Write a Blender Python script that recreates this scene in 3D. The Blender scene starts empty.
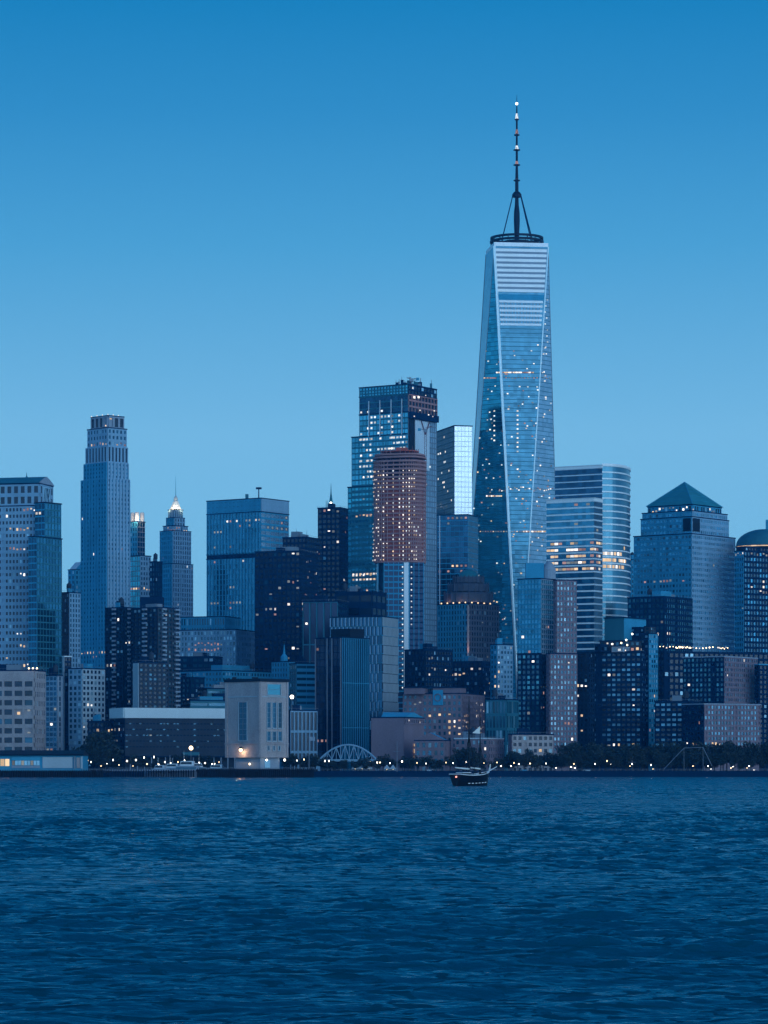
import bpy, math, random
import numpy as np
from mathutils import Vector, Matrix
random.seed(7)
R = math.radians
scn = bpy.context.scene
COL = scn.collection
F = 3100.0            # focal length in pixels of the 768 x 1024 frame
HZ = 763.0            # horizon row
CAMH = 8.0
HAZE = .00005

def X(px, D): return (px - 384.0) * D / F
def Z(row, D): return CAMH + (HZ - row) * D / F
def proj(p): return 384 + F * p[0] / p[1], HZ - F * (p[2] - CAMH) / p[1]

# ------------------------------------------------------------------ materials
MATS = {}
def newmat(name):
    m = bpy.data.materials.new(name); m.use_nodes = True
    nt = m.node_tree; nt.nodes.clear()
    out = nt.nodes.new('ShaderNodeOutputMaterial')
    return m, nt, nt.nodes, nt.links, out

def rough_mat(name, col, rough=0.85, var=0.25, scale=0.12, spec=0.12, metallic=0.0, fine=1.4):
    """stone, brick, concrete, painted metal: base colour with soft stains and fine grain"""
    m, nt, N, L, out = newmat(name)
    p = N.new('ShaderNodeBsdfPrincipled'); L.new(p.outputs[0], out.inputs[0])
    tc = N.new('ShaderNodeTexCoord')
    mp = N.new('ShaderNodeMapping'); mp.inputs['Scale'].default_value = (1, 1, 0.35); L.new(tc.outputs['Object'], mp.inputs[0])
    n1 = N.new('ShaderNodeTexNoise'); n1.inputs['Scale'].default_value = scale; n1.inputs['Detail'].default_value = 5; L.new(mp.outputs[0], n1.inputs[0])
    n2 = N.new('ShaderNodeTexNoise'); n2.inputs['Scale'].default_value = fine; n2.inputs['Detail'].default_value = 3; L.new(tc.outputs['Object'], n2.inputs[0])
    ad = N.new('ShaderNodeMath'); ad.operation = 'ADD'; L.new(n1.outputs[0], ad.inputs[0]); L.new(n2.outputs[0], ad.inputs[1])
    mr = N.new('ShaderNodeMapRange'); mr.inputs[1].default_value = 0.6; mr.inputs[2].default_value = 1.4
    mr.inputs[3].default_value = 1 - var; mr.inputs[4].default_value = 1 + var; L.new(ad.outputs[0], mr.inputs[0])
    vm = N.new('ShaderNodeVectorMath'); vm.operation = 'SCALE'; vm.inputs[0].default_value = col; L.new(mr.outputs[0], vm.inputs['Scale'])
    L.new(vm.outputs[0], p.inputs['Base Color'])
    p.inputs['Roughness'].default_value = rough; p.inputs['Metallic'].default_value = metallic
    p.inputs['Specular IOR Level'].default_value = spec
    MATS[name] = m; return m

def glass_mat(name, col, rough=0.12, metallic=0.85, var=0.35, tilt=0.03):
    """coated curtain-wall glass; every panel has its own tint and a slightly different set"""
    m, nt, N, L, out = newmat(name)
    p = N.new('ShaderNodeBsdfPrincipled'); L.new(p.outputs[0], out.inputs[0])
    uv = N.new('ShaderNodeUVMap'); uv.uv_map = 'cell'
    fl = N.new('ShaderNodeVectorMath'); fl.operation = 'FLOOR'; L.new(uv.outputs[0], fl.inputs[0])
    wn = N.new('ShaderNodeTexWhiteNoise'); wn.noise_dimensions = '2D'; L.new(fl.outputs[0], wn.inputs['Vector'])
    # whole floors differ a little as well
    sx = N.new('ShaderNodeSeparateXYZ'); L.new(fl.outputs[0], sx.inputs[0])
    wf = N.new('ShaderNodeTexWhiteNoise'); wf.noise_dimensions = '1D'; L.new(sx.outputs[1], wf.inputs['W'])
    mx = N.new('ShaderNodeMath'); mx.operation = 'MULTIPLY_ADD'; mx.inputs[1].default_value = 0.5
    L.new(wf.outputs[0], mx.inputs[0]); L.new(wn.outputs[0], mx.inputs[2])
    mr = N.new('ShaderNodeMapRange'); mr.inputs[1].default_value = 0; mr.inputs[2].default_value = 1.5
    mr.inputs[3].default_value = 1 - var; mr.inputs[4].default_value = 1 + var; L.new(mx.outputs[0], mr.inputs[0])
    vm = N.new('ShaderNodeVectorMath'); vm.operation = 'SCALE'; vm.inputs[0].default_value = col; L.new(mr.outputs[0], vm.inputs['Scale'])
    L.new(vm.outputs[0], p.inputs['Base Color'])
    sb = N.new('ShaderNodeVectorMath'); sb.operation = 'SUBTRACT'; sb.inputs[1].default_value = (.5, .5, .5); L.new(wn.outputs['Color'], sb.inputs[0])
    sc = N.new('ShaderNodeVectorMath'); sc.operation = 'SCALE'; sc.inputs['Scale'].default_value = tilt; L.new(sb.outputs[0], sc.inputs[0])
    ge = N.new('ShaderNodeNewGeometry')
    ad = N.new('ShaderNodeVectorMath'); ad.operation = 'ADD'; L.new(ge.outputs['Normal'], ad.inputs[0]); L.new(sc.outputs[0], ad.inputs[1])
    no = N.new('ShaderNodeVectorMath'); no.operation = 'NORMALIZE'; L.new(ad.outputs[0], no.inputs[0])
    L.new(no.outputs[0], p.inputs['Normal'])
    p.inputs['Roughness'].default_value = rough; p.inputs['Metallic'].default_value = metallic
    MATS[name] = m; return m

def pane_mat(name, col, rough=0.15, metallic=0.6, var=0.5):
    m, nt, N, L, out = newmat(name)
    p = N.new('ShaderNodeBsdfPrincipled'); L.new(p.outputs[0], out.inputs[0])
    ge = N.new('ShaderNodeNewGeometry'); oi = N.new('ShaderNodeObjectInfo')
    ad = N.new('ShaderNodeMath'); ad.operation = 'ADD'; L.new(ge.outputs['Random Per Island'], ad.inputs[0]); L.new(oi.outputs['Random'], ad.inputs[1])
    fr = N.new('ShaderNodeMath'); fr.operation = 'FRACT'; L.new(ad.outputs[0], fr.inputs[0])
    mr = N.new('ShaderNodeMapRange'); mr.inputs[3].default_value = 1 - var; mr.inputs[4].default_value = 1 + var; L.new(fr.outputs[0], mr.inputs[0])
    vm = N.new('ShaderNodeVectorMath'); vm.operation = 'SCALE'; vm.inputs[0].default_value = col; L.new(mr.outputs[0], vm.inputs['Scale'])
    L.new(vm.outputs[0], p.inputs['Base Color'])
    p.inputs['Roughness'].default_value = rough; p.inputs['Metallic'].default_value = metallic
    MATS[name] = m; return m

def lit_mat(name, col, strength, var=0.5, sample=False):
    m, nt, N, L, out = newmat(name)
    e = N.new('ShaderNodeEmission'); L.new(e.outputs[0], out.inputs[0]); e.inputs[0].default_value = (*col, 1)
    ge = N.new('ShaderNodeNewGeometry'); oi = N.new('ShaderNodeObjectInfo')
    ad = N.new('ShaderNodeMath'); ad.operation = 'ADD'; L.new(ge.outputs['Random Per Island'], ad.inputs[0]); L.new(oi.outputs['Random'], ad.inputs[1])
    fr = N.new('ShaderNodeMath'); fr.operation = 'FRACT'; L.new(ad.outputs[0], fr.inputs[0])
    mr = N.new('ShaderNodeMapRange'); mr.inputs[3].default_value = strength * (1 - var); mr.inputs[4].default_value = strength * (1 + var); L.new(fr.outputs[0], mr.inputs[0])
    L.new(mr.outputs[0], e.inputs[1])
    m.cycles.emission_sampling = 'AUTO' if sample else 'NONE'
    MATS[name] = m; return m

rough_mat('limestone', (.39, .34, .35), var=.32, scale=.16)
rough_mat('pale_stone', (.26, .32, .40), var=.15)
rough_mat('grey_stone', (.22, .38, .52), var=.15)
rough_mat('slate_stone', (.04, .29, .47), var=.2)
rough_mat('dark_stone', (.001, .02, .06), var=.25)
rough_mat('white_concrete', (.38, .46, .52), var=.12)
rough_mat('white_roof', (.6, .68, .72), var=.08, rough=.6)
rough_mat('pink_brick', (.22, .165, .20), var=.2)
rough_mat('red_brick', (.17, .09, .11), var=.2)
rough_mat('brown_brick', (.035, .05, .07), var=.25)
rough_mat('dark_brick', (.006, .024, .055), var=.3)
rough_mat('black_metal', (.008, .014, .022), rough=.5, var=.2)
rough_mat('dark_wood', (.012, .015, .02), rough=.8, var=.35, fine=4)
rough_mat('grey_metal', (.20, .24, .29), rough=.45, var=.15, metallic=.3)
rough_mat('pale_metal', (.62, .66, .72), rough=.4, var=.12, metallic=.35)
rough_mat('white_metal', (.8, .82, .85), rough=.35, var=.06, metallic=.1)
rough_mat('copper_green', (.03, .21, .26), rough=.6, var=.25)
rough_mat('teal_metal', (.03, .16, .22), rough=.5, var=.15)
rough_mat('sky_panel', (.05, .32, .50), rough=.5, var=.1)
rough_mat('netting', (.42, .10, .08), rough=.9, var=.3, scale=.2, fine=.8)
rough_mat('slab_concrete', (.36, .19, .19), rough=.9, var=.15)
rough_mat('asphalt', (.045, .047, .05), var=.25)
rough_mat('bark', (.05, .04, .035), var=.3, fine=3)
rough_mat('sail_cloth', (.75, .76, .74), var=.06)
rough_mat('hull_paint', (.006, .01, .016), rough=.35, var=.2)
glass_mat('glass_blue', (.07, .32, .44))
glass_mat('glass_mid', (.04, .18, .28))
glass_mat('glass_dark', (.015, .06, .11), var=.4)
glass_mat('glass_black', (.012, .022, .05), var=.4, metallic=.6)
glass_mat('glass_pale', (.50, .54, .64), var=.14, rough=.2)
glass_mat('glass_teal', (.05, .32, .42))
glass_mat('glass_lavender', (.36, .46, .56), var=.2, rough=.3)  # for right faces: the lavender dusk light is put into the tint
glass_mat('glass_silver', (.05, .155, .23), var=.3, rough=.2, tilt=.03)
rough_mat('bright_trim', (.9, .9, .9), rough=.38, var=.05, metallic=.9)
rough_mat('deco_brick', (.10, .115, .15), var=.25)
glass_mat('glass_curve', (.07, .20, .28), var=.12, rough=.3, tilt=.01)
glass_mat('glass_white', (.60, .60, .66), var=.06, rough=.25, tilt=.015)
pane_mat('pane_dark', (.015, .085, .14), metallic=.35)
pane_mat('pane_black', (.004, .014, .03), metallic=.15, rough=.25)
pane_mat('pane_grey', (.13, .31, .43), metallic=.45, rough=.3, var=.3)
pane_mat('pane_mid', (.04, .25, .40), metallic=.4)
pane_mat('pane_pale', (.28, .46, .56), metallic=.35, rough=.35)
pane_mat('pane_teal', (.06, .22, .28))
lit_mat('lit_white', (1, .92, .84), 1.25)
lit_mat('lit_cool', (.86, .95, 1), 1.0)
lit_mat('lit_warm', (1, .70, .42), .85)
lit_mat('lit_pink', (.9, .52, .46), .38)
lit_mat('lit_dim', (.55, .62, .62), .36)
lit_mat('lamp_white', (1, .93, .80), 7, var=.45, sample=True)
lit_mat('lamp_warm', (1, .74, .42), 5, var=.45, sample=True)
lit_mat('beacon_red', (1, .35, .28), 2.2, var=.1)
lit_mat('crown_glow', (1, .72, .42), 1.6, var=.3)

def foliage():
    m, nt, N, L, out = newmat('foliage')
    p = N.new('ShaderNodeBsdfPrincipled'); L.new(p.outputs[0], out.inputs[0])
    ge = N.new('ShaderNodeNewGeometry'); cr = N.new('ShaderNodeValToRGB'); L.new(ge.outputs['Random Per Island'], cr.inputs[0])
    cr.color_ramp.elements[0].color = (.004, .014, .014, 1); cr.color_ramp.elements[1].color = (.02, .042, .03, 1)
    L.new(cr.outputs[0], p.inputs['Base Color']); p.inputs['Roughness'].default_value = .7
    MATS['foliage'] = m
foliage()

def water_mat():
    m, nt, N, L, out = newmat('water')
    p = N.new('ShaderNodeBsdfPrincipled'); L.new(p.outputs[0], out.inputs[0])
    p.inputs['Base Color'].default_value = (0, .066, .118, 1)
    p.inputs['Roughness'].default_value = .12; p.inputs['IOR'].default_value = 1.40
    tc = N.new('ShaderNodeTexCoord')
    prev = None
    sx = N.new('ShaderNodeSeparateXYZ'); L.new(tc.outputs['Object'], sx.inputs[0])
    far = N.new('ShaderNodeMapRange'); far.inputs[1].default_value = 60; far.inputs[2].default_value = 520; far.inputs[3].default_value = .5; far.interpolation_type = 'SMOOTHSTEP'; L.new(sx.outputs[1], far.inputs[0])
    # ripples everywhere; the chop too small to model far out is a field of tilted facets, steeper on the side the wind drives them to
    for sc, st, dist, an in ((6.0, .4, .05, .6), (1.9, .45, .14, .5)):
        mp = N.new('ShaderNodeMapping'); mp.inputs['Scale'].default_value = (an, 1, 1); mp.inputs['Rotation'].default_value = (0, 0, R(7 * sc + 4)); L.new(tc.outputs['Object'], mp.inputs[0])
        n = N.new('ShaderNodeTexNoise'); n.inputs['Scale'].default_value = sc; n.inputs['Detail'].default_value = 2; n.inputs['Distortion'].default_value = .4; L.new(mp.outputs[0], n.inputs[0])
        b = N.new('ShaderNodeBump'); b.inputs['Strength'].default_value = st; b.inputs['Distance'].default_value = dist; L.new(n.outputs[0], b.inputs['Height'])
        if prev: L.new(prev.outputs[0], b.inputs['Normal'])
        prev = b
    cur = prev.outputs[0]
    for sc, amp, an in ((2.0, (.45, .55, 0), .9), (.6, (.3, .45, 0), .7), (.16, (.2, .35, 0), .5)):
        mp = N.new('ShaderNodeMapping'); mp.inputs['Scale'].default_value = (an, 1, 1); mp.inputs['Rotation'].default_value = (0, 0, R(9 * sc + 3)); L.new(tc.outputs['Object'], mp.inputs[0])
        n = N.new('ShaderNodeTexNoise'); n.inputs['Scale'].default_value = sc; n.inputs['Detail'].default_value = 2; L.new(mp.outputs[0], n.inputs[0])
        sb = N.new('ShaderNodeVectorMath'); sb.operation = 'SUBTRACT'; sb.inputs[1].default_value = (.5, .5, .5); L.new(n.outputs['Color'], sb.inputs[0])
        ml = N.new('ShaderNodeVectorMath'); ml.operation = 'MULTIPLY'; ml.inputs[1].default_value = amp; L.new(sb.outputs[0], ml.inputs[0])
        bi = ml
        fs = N.new('ShaderNodeVectorMath'); fs.operation = 'SCALE'; L.new(bi.outputs[0], fs.inputs[0]); L.new(far.outputs[0], fs.inputs['Scale'])
        ad = N.new('ShaderNodeVectorMath'); ad.operation = 'ADD'; L.new(cur, ad.inputs[0]); L.new(fs.outputs[0], ad.inputs[1]); cur = ad.outputs[0]
    bm = N.new('ShaderNodeMapRange'); bm.inputs[1].default_value = 75; bm.inputs[2].default_value = 270; bm.inputs[3].default_value = -.215; bm.inputs[4].default_value = -.125; L.new(sx.outputs[1], bm.inputs[0])
    cb = N.new('ShaderNodeCombineXYZ'); L.new(bm.outputs[0], cb.inputs[1])
    ad = N.new('ShaderNodeVectorMath'); ad.operation = 'ADD'; L.new(cur, ad.inputs[0]); L.new(cb.outputs[0], ad.inputs[1]); cur = ad.outputs[0]
    # sparse short fronts: the steep lee faces of small breaking-over wavelets
    for sc, lo, hi, amp in ((.75, .55, .61, -1.1), (2.1, .58, .67, -.55), (.2, .60, .72, -.12)):
        mp = N.new('ShaderNodeMapping'); mp.inputs['Scale'].default_value = (.8, 1, 1); mp.inputs['Location'].default_value = (sc * 7, 3, 0); L.new(tc.outputs['Object'], mp.inputs[0])
        n = N.new('ShaderNodeTexNoise'); n.inputs['Scale'].default_value = sc; n.inputs['Detail'].default_value = 3; n.inputs['Distortion'].default_value = .7; L.new(mp.outputs[0], n.inputs[0])
        fm = N.new('ShaderNodeMapRange'); fm.interpolation_type = 'SMOOTHSTEP'; fm.inputs[1].default_value = lo; fm.inputs[2].default_value = hi; fm.inputs[4].default_value = amp; L.new(n.outputs[0], fm.inputs[0])
        cb = N.new('ShaderNodeCombineXYZ'); L.new(fm.outputs[0], cb.inputs[1])
        ad = N.new('ShaderNodeVectorMath'); ad.operation = 'ADD'; L.new(cur, ad.inputs[0]); L.new(cb.outputs[0], ad.inputs[1]); cur = ad.outputs[0]
    prev = N.new('ShaderNodeVectorMath'); prev.operation = 'NORMALIZE'; L.new(cur, prev.inputs[0])
    L.new(prev.outputs[0], p.inputs['Normal'])
    MATS['water'] = m
water_mat()

# ------------------------------------------------------------------ mesh builder
class MB:
    def __init__(s): s.v = []; s.f = []; s.m = []; s.uv = []; s.mats = []
    def mi(s, mat):
        if mat not in s.mats: s.mats.append(mat)
        return s.mats.index(mat)
    def poly(s, pts, mat, uv=None):
        i = len(s.v); s.v += [tuple(p) for p in pts]; s.f.append(tuple(range(i, i + len(pts)))); s.m.append(s.mi(mat))
        s.uv.append(uv or [(0.5, 0.5)] * len(pts))
    def hexa(s, b, t, mat, skip=()):
        i = len(s.v); s.v += [tuple(p) for p in b] + [tuple(p) for p in t]; k = s.mi(mat)
        fs = [(0, 3, 2, 1), (4, 5, 6, 7), (0, 1, 5, 4), (1, 2, 6, 5), (2, 3, 7, 6), (3, 0, 4, 7)]
        for q, f in enumerate(fs):
            if q in skip: continue
            s.f.append(tuple(i + j for j in f)); s.m.append(k); s.uv.append([(.5, .5)] * 4)
    def box(s, x0, x1, y0, y1, z0, z1, mat):
        s.hexa([(x0, y0, z0), (x1, y0, z0), (x1, y1, z0), (x0, y1, z0)], [(x0, y0, z1), (x1, y0, z1), (x1, y1, z1), (x0, y1, z1)], mat)
    def fbox(s, fr, a0, a1, h0, h1, d0, d1, mat):
        """box on a facade frame: a along, h up, d outwards"""
        O, U, V, Nn = fr
        P = lambda a, h, d: O + U * a + V * h + Nn * d
        s.hexa([P(a0, h0, d1), P(a1, h0, d1), P(a1, h0, d0), P(a0, h0, d0)], [P(a0, h1, d1), P(a1, h1, d1), P(a1, h1, d0), P(a0, h1, d0)], mat)
    def prism(s, pts, z0, z1, mat, top=True):
        n = len(pts)
        for i in range(n):
            a, b = pts[i], pts[(i + 1) % n]
            s.poly([(a[0], a[1], z0), (b[0], b[1], z0), (b[0], b[1], z1), (a[0], a[1], z1)], mat)
        if top: s.poly([(p[0], p[1], z1) for p in pts], mat)
    def tube(s, p0, p1, r0, r1, mat, n=6):
        p0 = Vector(p0); p1 = Vector(p1); d = (p1 - p0).normalized()
        a = d.orthogonal().normalized(); b = d.cross(a)
        i = len(s.v); k = s.mi(mat)
        for p, r in ((p0, r0), (p1, r1)):
            for j in range(n):
                q = 2 * math.pi * j / n; s.v.append(tuple(p + a * (r * math.cos(q)) + b * (r * math.sin(q))))
        for j in range(n):
            s.f.append((i + j, i + (j + 1) % n, i + n + (j + 1) % n, i + n + j)); s.m.append(k); s.uv.append([(.5, .5)] * 4)
        s.f.append(tuple(i + n + j for j in range(n))); s.m.append(k); s.uv.append([(.5, .5)] * n)
        s.f.append(tuple(i + n - 1 - j for j in range(n))); s.m.append(k); s.uv.append([(.5, .5)] * n)
    def lathe(s, cx, cy, prof, mat, n=16, ph=0.0):
        for (r0, z0), (r1, z1) in zip(prof, prof[1:]):
            for j in range(n):
                a = ph + 2 * math.pi * j / n; b = ph + 2 * math.pi * (j + 1) / n
                q = [(cx + r0 * math.cos(a), cy + r0 * math.sin(a), z0), (cx + r0 * math.cos(b), cy + r0 * math.sin(b), z0)]
                if r1 > 1e-4: q += [(cx + r1 * math.cos(b), cy + r1 * math.sin(b), z1), (cx + r1 * math.cos(a), cy + r1 * math.sin(a), z1)]
                else: q += [(cx, cy, z1)]
                if r0 < 1e-4: q = [(cx, cy, z0)] + q[2:]
                s.poly(q, mat)
    def ball(s, c, r, mat, n=8):
        pr = [(r * math.sin(math.pi * i / n) if 0 < i < n else 0, c[2] - r * math.cos(math.pi * i / n)) for i in range(n + 1)]
        s.lathe(c[0], c[1], pr, mat, n=max(8, n))
    def mesh(s, name, origin=(0, 0, 0), smooth=False):
        me = bpy.data.meshes.new(name); o = Vector(origin)
        me.from_pydata([(v[0] - o[0], v[1] - o[1], v[2] - o[2]) for v in s.v], [], s.f)
        for q in s.mats: me.materials.append(MATS[q])
        me.polygons.foreach_set('material_index', s.m)
        ul = me.uv_layers.new(name='cell')
        ul.data.foreach_set('uv', [c for f in s.uv for p in f for c in p])
        if smooth: me.polygons.foreach_set('use_smooth', [True] * len(s.f))
        me.update(); return me
    def build(s, name, parent=None, origin=(0, 0, 0), smooth=False):
        ob = bpy.data.objects.new(name, s.mesh(name, origin, smooth)); COL.objects.link(ob)
        if parent: ob.parent = parent
        return ob

def tag(o, label, cat, group=None, kind=None):
    if label: o['label'] = label
    if cat: o['category'] = cat
    if group: o['group'] = group
    if kind: o['kind'] = kind
    return o
def empty(name, loc, label, cat, group=None):
    o = bpy.data.objects.new(name, None); COL.objects.link(o); o.location = loc
    o.empty_display_size = 1
    return tag(o, label, cat, group)
def dup(root, loc, rz=0, scale=None, label=None):
    r = root.copy(); COL.objects.link(r); r.location = loc; r.rotation_euler = (0, 0, rz)
    if scale: r.scale = scale
    if label: r['label'] = label
    for ch in root.children:
        c = ch.copy(); COL.objects.link(c); c.parent = r
        for g in ch.children:
            d = g.copy(); COL.objects.link(d); d.parent = c
    return r

# one unit pane per material, shared by all windows
PANE = {}
def pane_mesh(mat):
    if mat not in PANE:
        b = MB(); b.box(-.5, .5, -.5, .5, -.5, .5, mat); PANE[mat] = b.mesh('window_pane')
    return PANE[mat]

LIT = {'w': 'lit_white', 'c': 'lit_cool', 'y': 'lit_warm', 'p': 'lit_pink', 'd': 'lit_dim'}

# ------------------------------------------------------------------ buildings
class Building:
    def __init__(s, name, label, D, px, cat='building', group=None):
        s.D = D; s.org = Vector((X(px, D), D, 2.0)); s.root = empty(name, s.org, label, cat, group)
        s.buf = {}; s.win = []
    def mb(s, part):
        if part not in s.buf: s.buf[part] = MB()
        return s.buf[part]
    def part(s, name, mb, smooth=False, parent=None):
        return mb.build(name, parent or s.root, s.org, smooth)
    def pane(s, c, U, V, Nn, w, h, mat, parent=None, name='window', th=.10):
        o = bpy.data.objects.new(name, pane_mesh(mat)); COL.objects.link(o)
        M = Matrix(((U[0] * w, -Nn[0] * th, V[0] * h, c[0] - s.org[0]), (U[1] * w, -Nn[1] * th, V[1] * h, c[1] - s.org[1]), (U[2] * w, -Nn[2] * th, V[2] * h, c[2] - s.org[2]), (0, 0, 0, 1)))
        o.parent = parent or s.root; o.matrix_basis = M
        return o
    def finish(s, maxw=100, part_of=None):
        objs = {}
        for k, b in s.buf.items():
            if b.f: objs[k] = s.part(k.split('#')[0], b)
        rnd = random.Random(int(s.org[0] * 10) + 5)
        lit = [w for w in s.win if w[6].startswith('lit')]; rest = [w for w in s.win if not w[6].startswith('lit')]
        rnd.shuffle(lit); rest.sort(key=lambda w: (-round(w[4] * w[5]), w[8]))
        al = lit + rest
        for w in al[:maxw]: s.pane(*w[:7])
        if len(al) > maxw:
            b = MB()
            for c, U, V, Nn, w, h, mat, px, row in al[maxw:]:
                b.fbox((c - U * (w / 2) - V * (h / 2), U, V, Nn), 0, w, 0, h, -.05, .05, mat)
            o = s.part('window', b); o['kind'] = 'stuff'
        return s

def rect_faces(x0, xc, x1, D, t):
    """near corner seen at column xc and depth D; the far ends of its two faces seen at x0 and x1"""
    c, sn = math.cos(R(t)), math.sin(R(t))
    Px = X(xc, D); u0 = (x0 - 384) / F; u1 = (x1 - 384) / F
    a = (Px - u0 * D) / (c + u0 * sn)
    b = (u1 * D - Px) / (sn - u1 * c)
    P = Vector((Px, D, 0)); Lc = P + Vector((-c, sn, 0)) * a; Rc = P + Vector((sn, c, 0)) * b
    return P, Lc, Rc, a, b, Vector((c, -sn, 0)), Vector((sn, c, 0)), Vector((-sn, -c, 0)), Vector((c, -sn, 0))

LITS = set(LIT.values())
ZV = Vector((0, 0, 1))
def facade(B, O, U, Nn, L, z0, z1, sp, zvis, lit):
    """grid of piers and floor bands in front of glass, with the panes between"""
    H = z1 - z0
    hd = sp.get('head', 0.0); H2 = H - hd                    # blank parapet at the top
    nb = max(1, round(L / sp['bay'])); nf = max(1, round(H2 / sp['floor']))
    bw = L / nb; fh = H2 / nf
    pw = sp['pier'] * bw; sh = sp['span'] * fh; dep = sp.get('dep', .45)
    fr = (Vector((O[0], O[1], z0)), U, ZV, Nn)
    wall = B.mb(sp.get('gridpart', 'wall')); gm = sp.get('grid', sp['wall'])
    j0 = max(0, int((zvis - z0) / fh)); hv = j0 * fh
    if pw > 0:
        for i in range(nb + 1):
            a0 = max(0, i * bw - pw / 2); a1 = min(L, i * bw + pw / 2)
            wall.fbox(fr, a0, a1, hv, H2, 0, dep + sp.get('pierout', .03), gm)
    bandmb = B.mb('floor_band') if sp.get('band') else wall
    if sh > 0:
        for j in range(j0, nf + 1):
            if sp.get('every', 1) > 1 and (nf - j) % sp['every']: continue
            bandmb.fbox(fr, 0, L, max(hv, j * fh - sh / 2), min(H2, j * fh + sh / 2), 0, dep * sp.get('spandep', 1), sp.get('band', sp.get('spanmat', gm)))
    if hd > 0: B.mb('parapet').fbox(fr, 0, L, H2, H, 0, dep + .05, sp.get('headmat', gm))
    rnd = random.Random(int(O[0] * 7 + z0 * 3) & 0xffff)
    ff = [.25 + 2.6 * rnd.random() ** 2.6 for _ in range(nf + 1)]; last = {}
    for i in range(nb):
        blank = (not sp.get('curtain')) and nb > 7 and rnd.random() < .07
        for j in range(j0, nf):
            if blank and rnd.random() < .8: continue
            a = (i + .5) * bw; h = (j + .5) * fh
            c = fr[0] + U * a + ZV * h + Nn * .08
            px, row = proj(c)
            if px < -14 or px > 782: continue
            w = bw - pw; hh = fh - sh; mat = None
            for (lx0, ly0, lx1, ly1, p, tones) in lit:
                if lx0 <= px <= lx1 and ly0 <= row <= ly1:
                    if p >= .3 and rnd.random() < p or p < .3 and rnd.random() < (p * ff[j] if last.get(j) != i - 1 else .34):
                        mat = LIT[rnd.choice(tones)]; break
            if mat is None:
                if sp.get('curtain'): continue
                mat = sp.get('alt', 'pane_pale') if rnd.random() < sp.get('pale', .12) else sp.get('pane', 'pane_dark')
            else: last[j] = i
            if mat in LITS and not sp.get('curtain'):
                h0_ = hh; w = min(w, 1.9); hh = min(hh, 1.7); hh *= rnd.choice((1, 1, .8, .6, .5)); w *= rnd.choice((1, 1, .9, .6)); c = c + ZV * ((hh - h0_) / 2 * rnd.choice((1, -1)) * .9)
            elif sp.get('curtain'):
                w = min(w, sp.get('litw', 1.7)); hh = min(hh, sp.get('lith', 1.5))
            B.win.append((c, U, ZV, Nn, w, hh, mat, px, row))

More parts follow.
